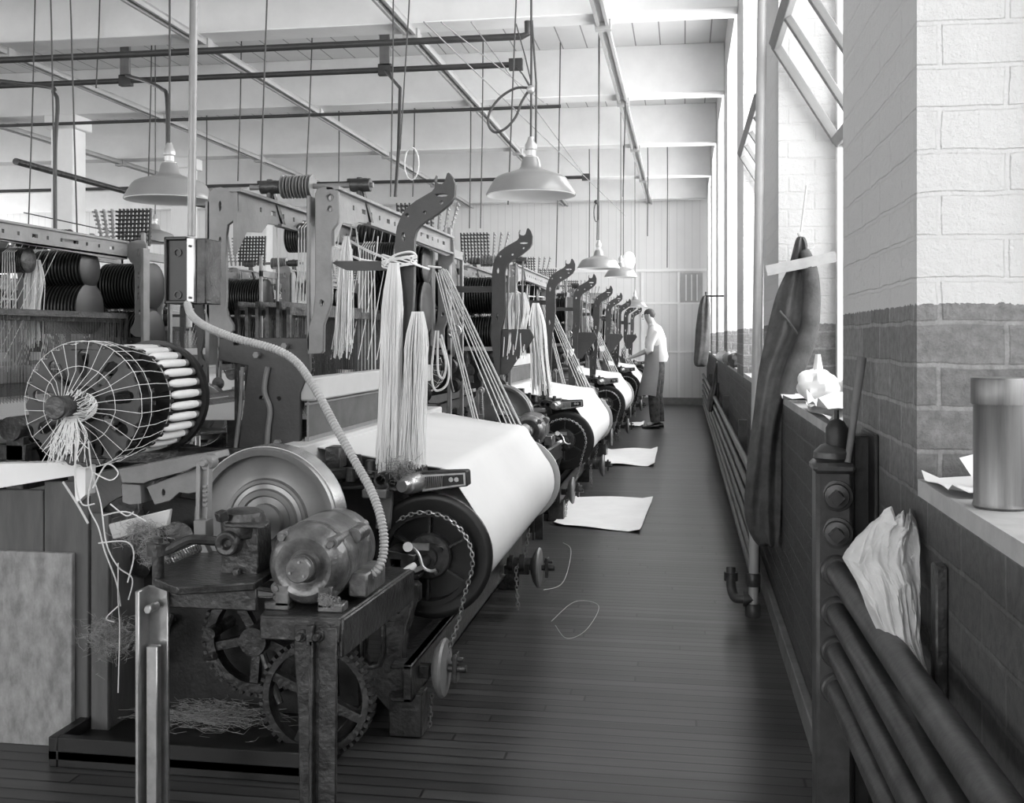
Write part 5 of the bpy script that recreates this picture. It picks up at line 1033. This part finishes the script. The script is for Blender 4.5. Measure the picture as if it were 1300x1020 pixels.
for s in (-1, 1): b.sphere(HD + V(-.078, s * .028, .012), .008, 6)
b.box(HD + V(-.088, -.02, -.052), HD + V(-.06, .02, -.047)); b.build('eyes_and_mouth', 'hair', man)
MB().sphere(HD + V(.020, 0, .026), .084, 16, (1.0, .9, .88)).build('hair', 'hair', man)
def oval(c, rx, ry, n=20, tilt=0): return [Vector(c) + V(math.cos(2 * PI * j / n) * rx, math.sin(2 * PI * j / n) * ry * (1 + .03 * math.sin(5 * j)), tilt * math.cos(2 * PI * j / n)) for j in range(n)]
b = MB().loft([oval(J(.03, 0, .95), .135, .17), oval(J(.04, 0, 1.02), .145, .178), oval(J(.03, 0, 1.12), .13, .175), oval(J(.02, 0, 1.26), .135, .195), oval(J(.0, 0, 1.38), .115, .19), oval(J(-.01, 0, 1.45), .09, .13), oval(J(-.045, 0, 1.49), .062, .065)])
for s in (-1, 1):
    b.tube([jt['sh' + 'lr'[s > 0]] + V(0, -s * .03, .0), jt['sh' + 'lr'[s > 0]] + V(0, s * .01, -.03), jt['el' + 'lr'[s > 0]] + V(0, 0, .08), jt['el' + 'lr'[s > 0]] + V(0, 0, 0), jt['el' + 'lr'[s > 0]] + V(-.05, 0, -.02)], [.075, .08, .068, .062, .056], 14)
b.build('shirt', 'shirt', man)
b = MB()
for s in (-1, 1):
    q = 'lr'[s > 0]; b.loft([oval(jt['an' + q] + V(0, 0, -.0), .065, .06), oval(jt['an' + q] + V(-.01, 0, .12), .072, .066), oval(jt['kn' + q], .082, .075), oval(jt['kn' + q] + V(.01, 0, .2), .095, .085), oval(jt['hip' + q] + V(0, -s * .0, .02), .115, .095), oval(J(.02, s * .05, .98), .11, .11)])
b.build('trousers', 'trousers', man)
rows = []
for (z_, rx, ry, x0_) in ((1.30, .16, .16, .02), (1.15, .165, .185, .02), (1.0, .17, .195, .02), (.85, .185, .20, .02), (.7, .20, .205, .0), (.56, .215, .205, -.02), (.47, .225, .205, -.03)):
    rows.append([J(x0_ - rx * math.cos(t), ry * math.sin(t), z_ + .01 * math.sin(4 * t)) for t in [(-1.75 + 3.5 * j / 16) for j in range(17)]])
MB().grid(rows, (.006, 0, 0)).build('apron', 'apron', man)
for s in (-1, 1):
    q = 'lr'[s > 0]; a = jt['an' + q]; b = MB(); rr_ = []
    for x_, h_, w_ in ((.06, .035, .03), (.05, .06, .042), (.0, .075, .045), (-.06, .05, .048), (-.12, .036, .05), (-.165, .026, .042), (-.185, .016, .02)):
        rr_.append([Vector((a.x + x_, a.y + math.cos(t) * w_, .001 + h_ * .5 * (1 + math.sin(t)) + .0)) for t in [2 * PI * j / 14 for j in range(14)]])
    b.loft(rr_).build('shoe', 'shoe', man)
O = Vector((0, 0, 0))
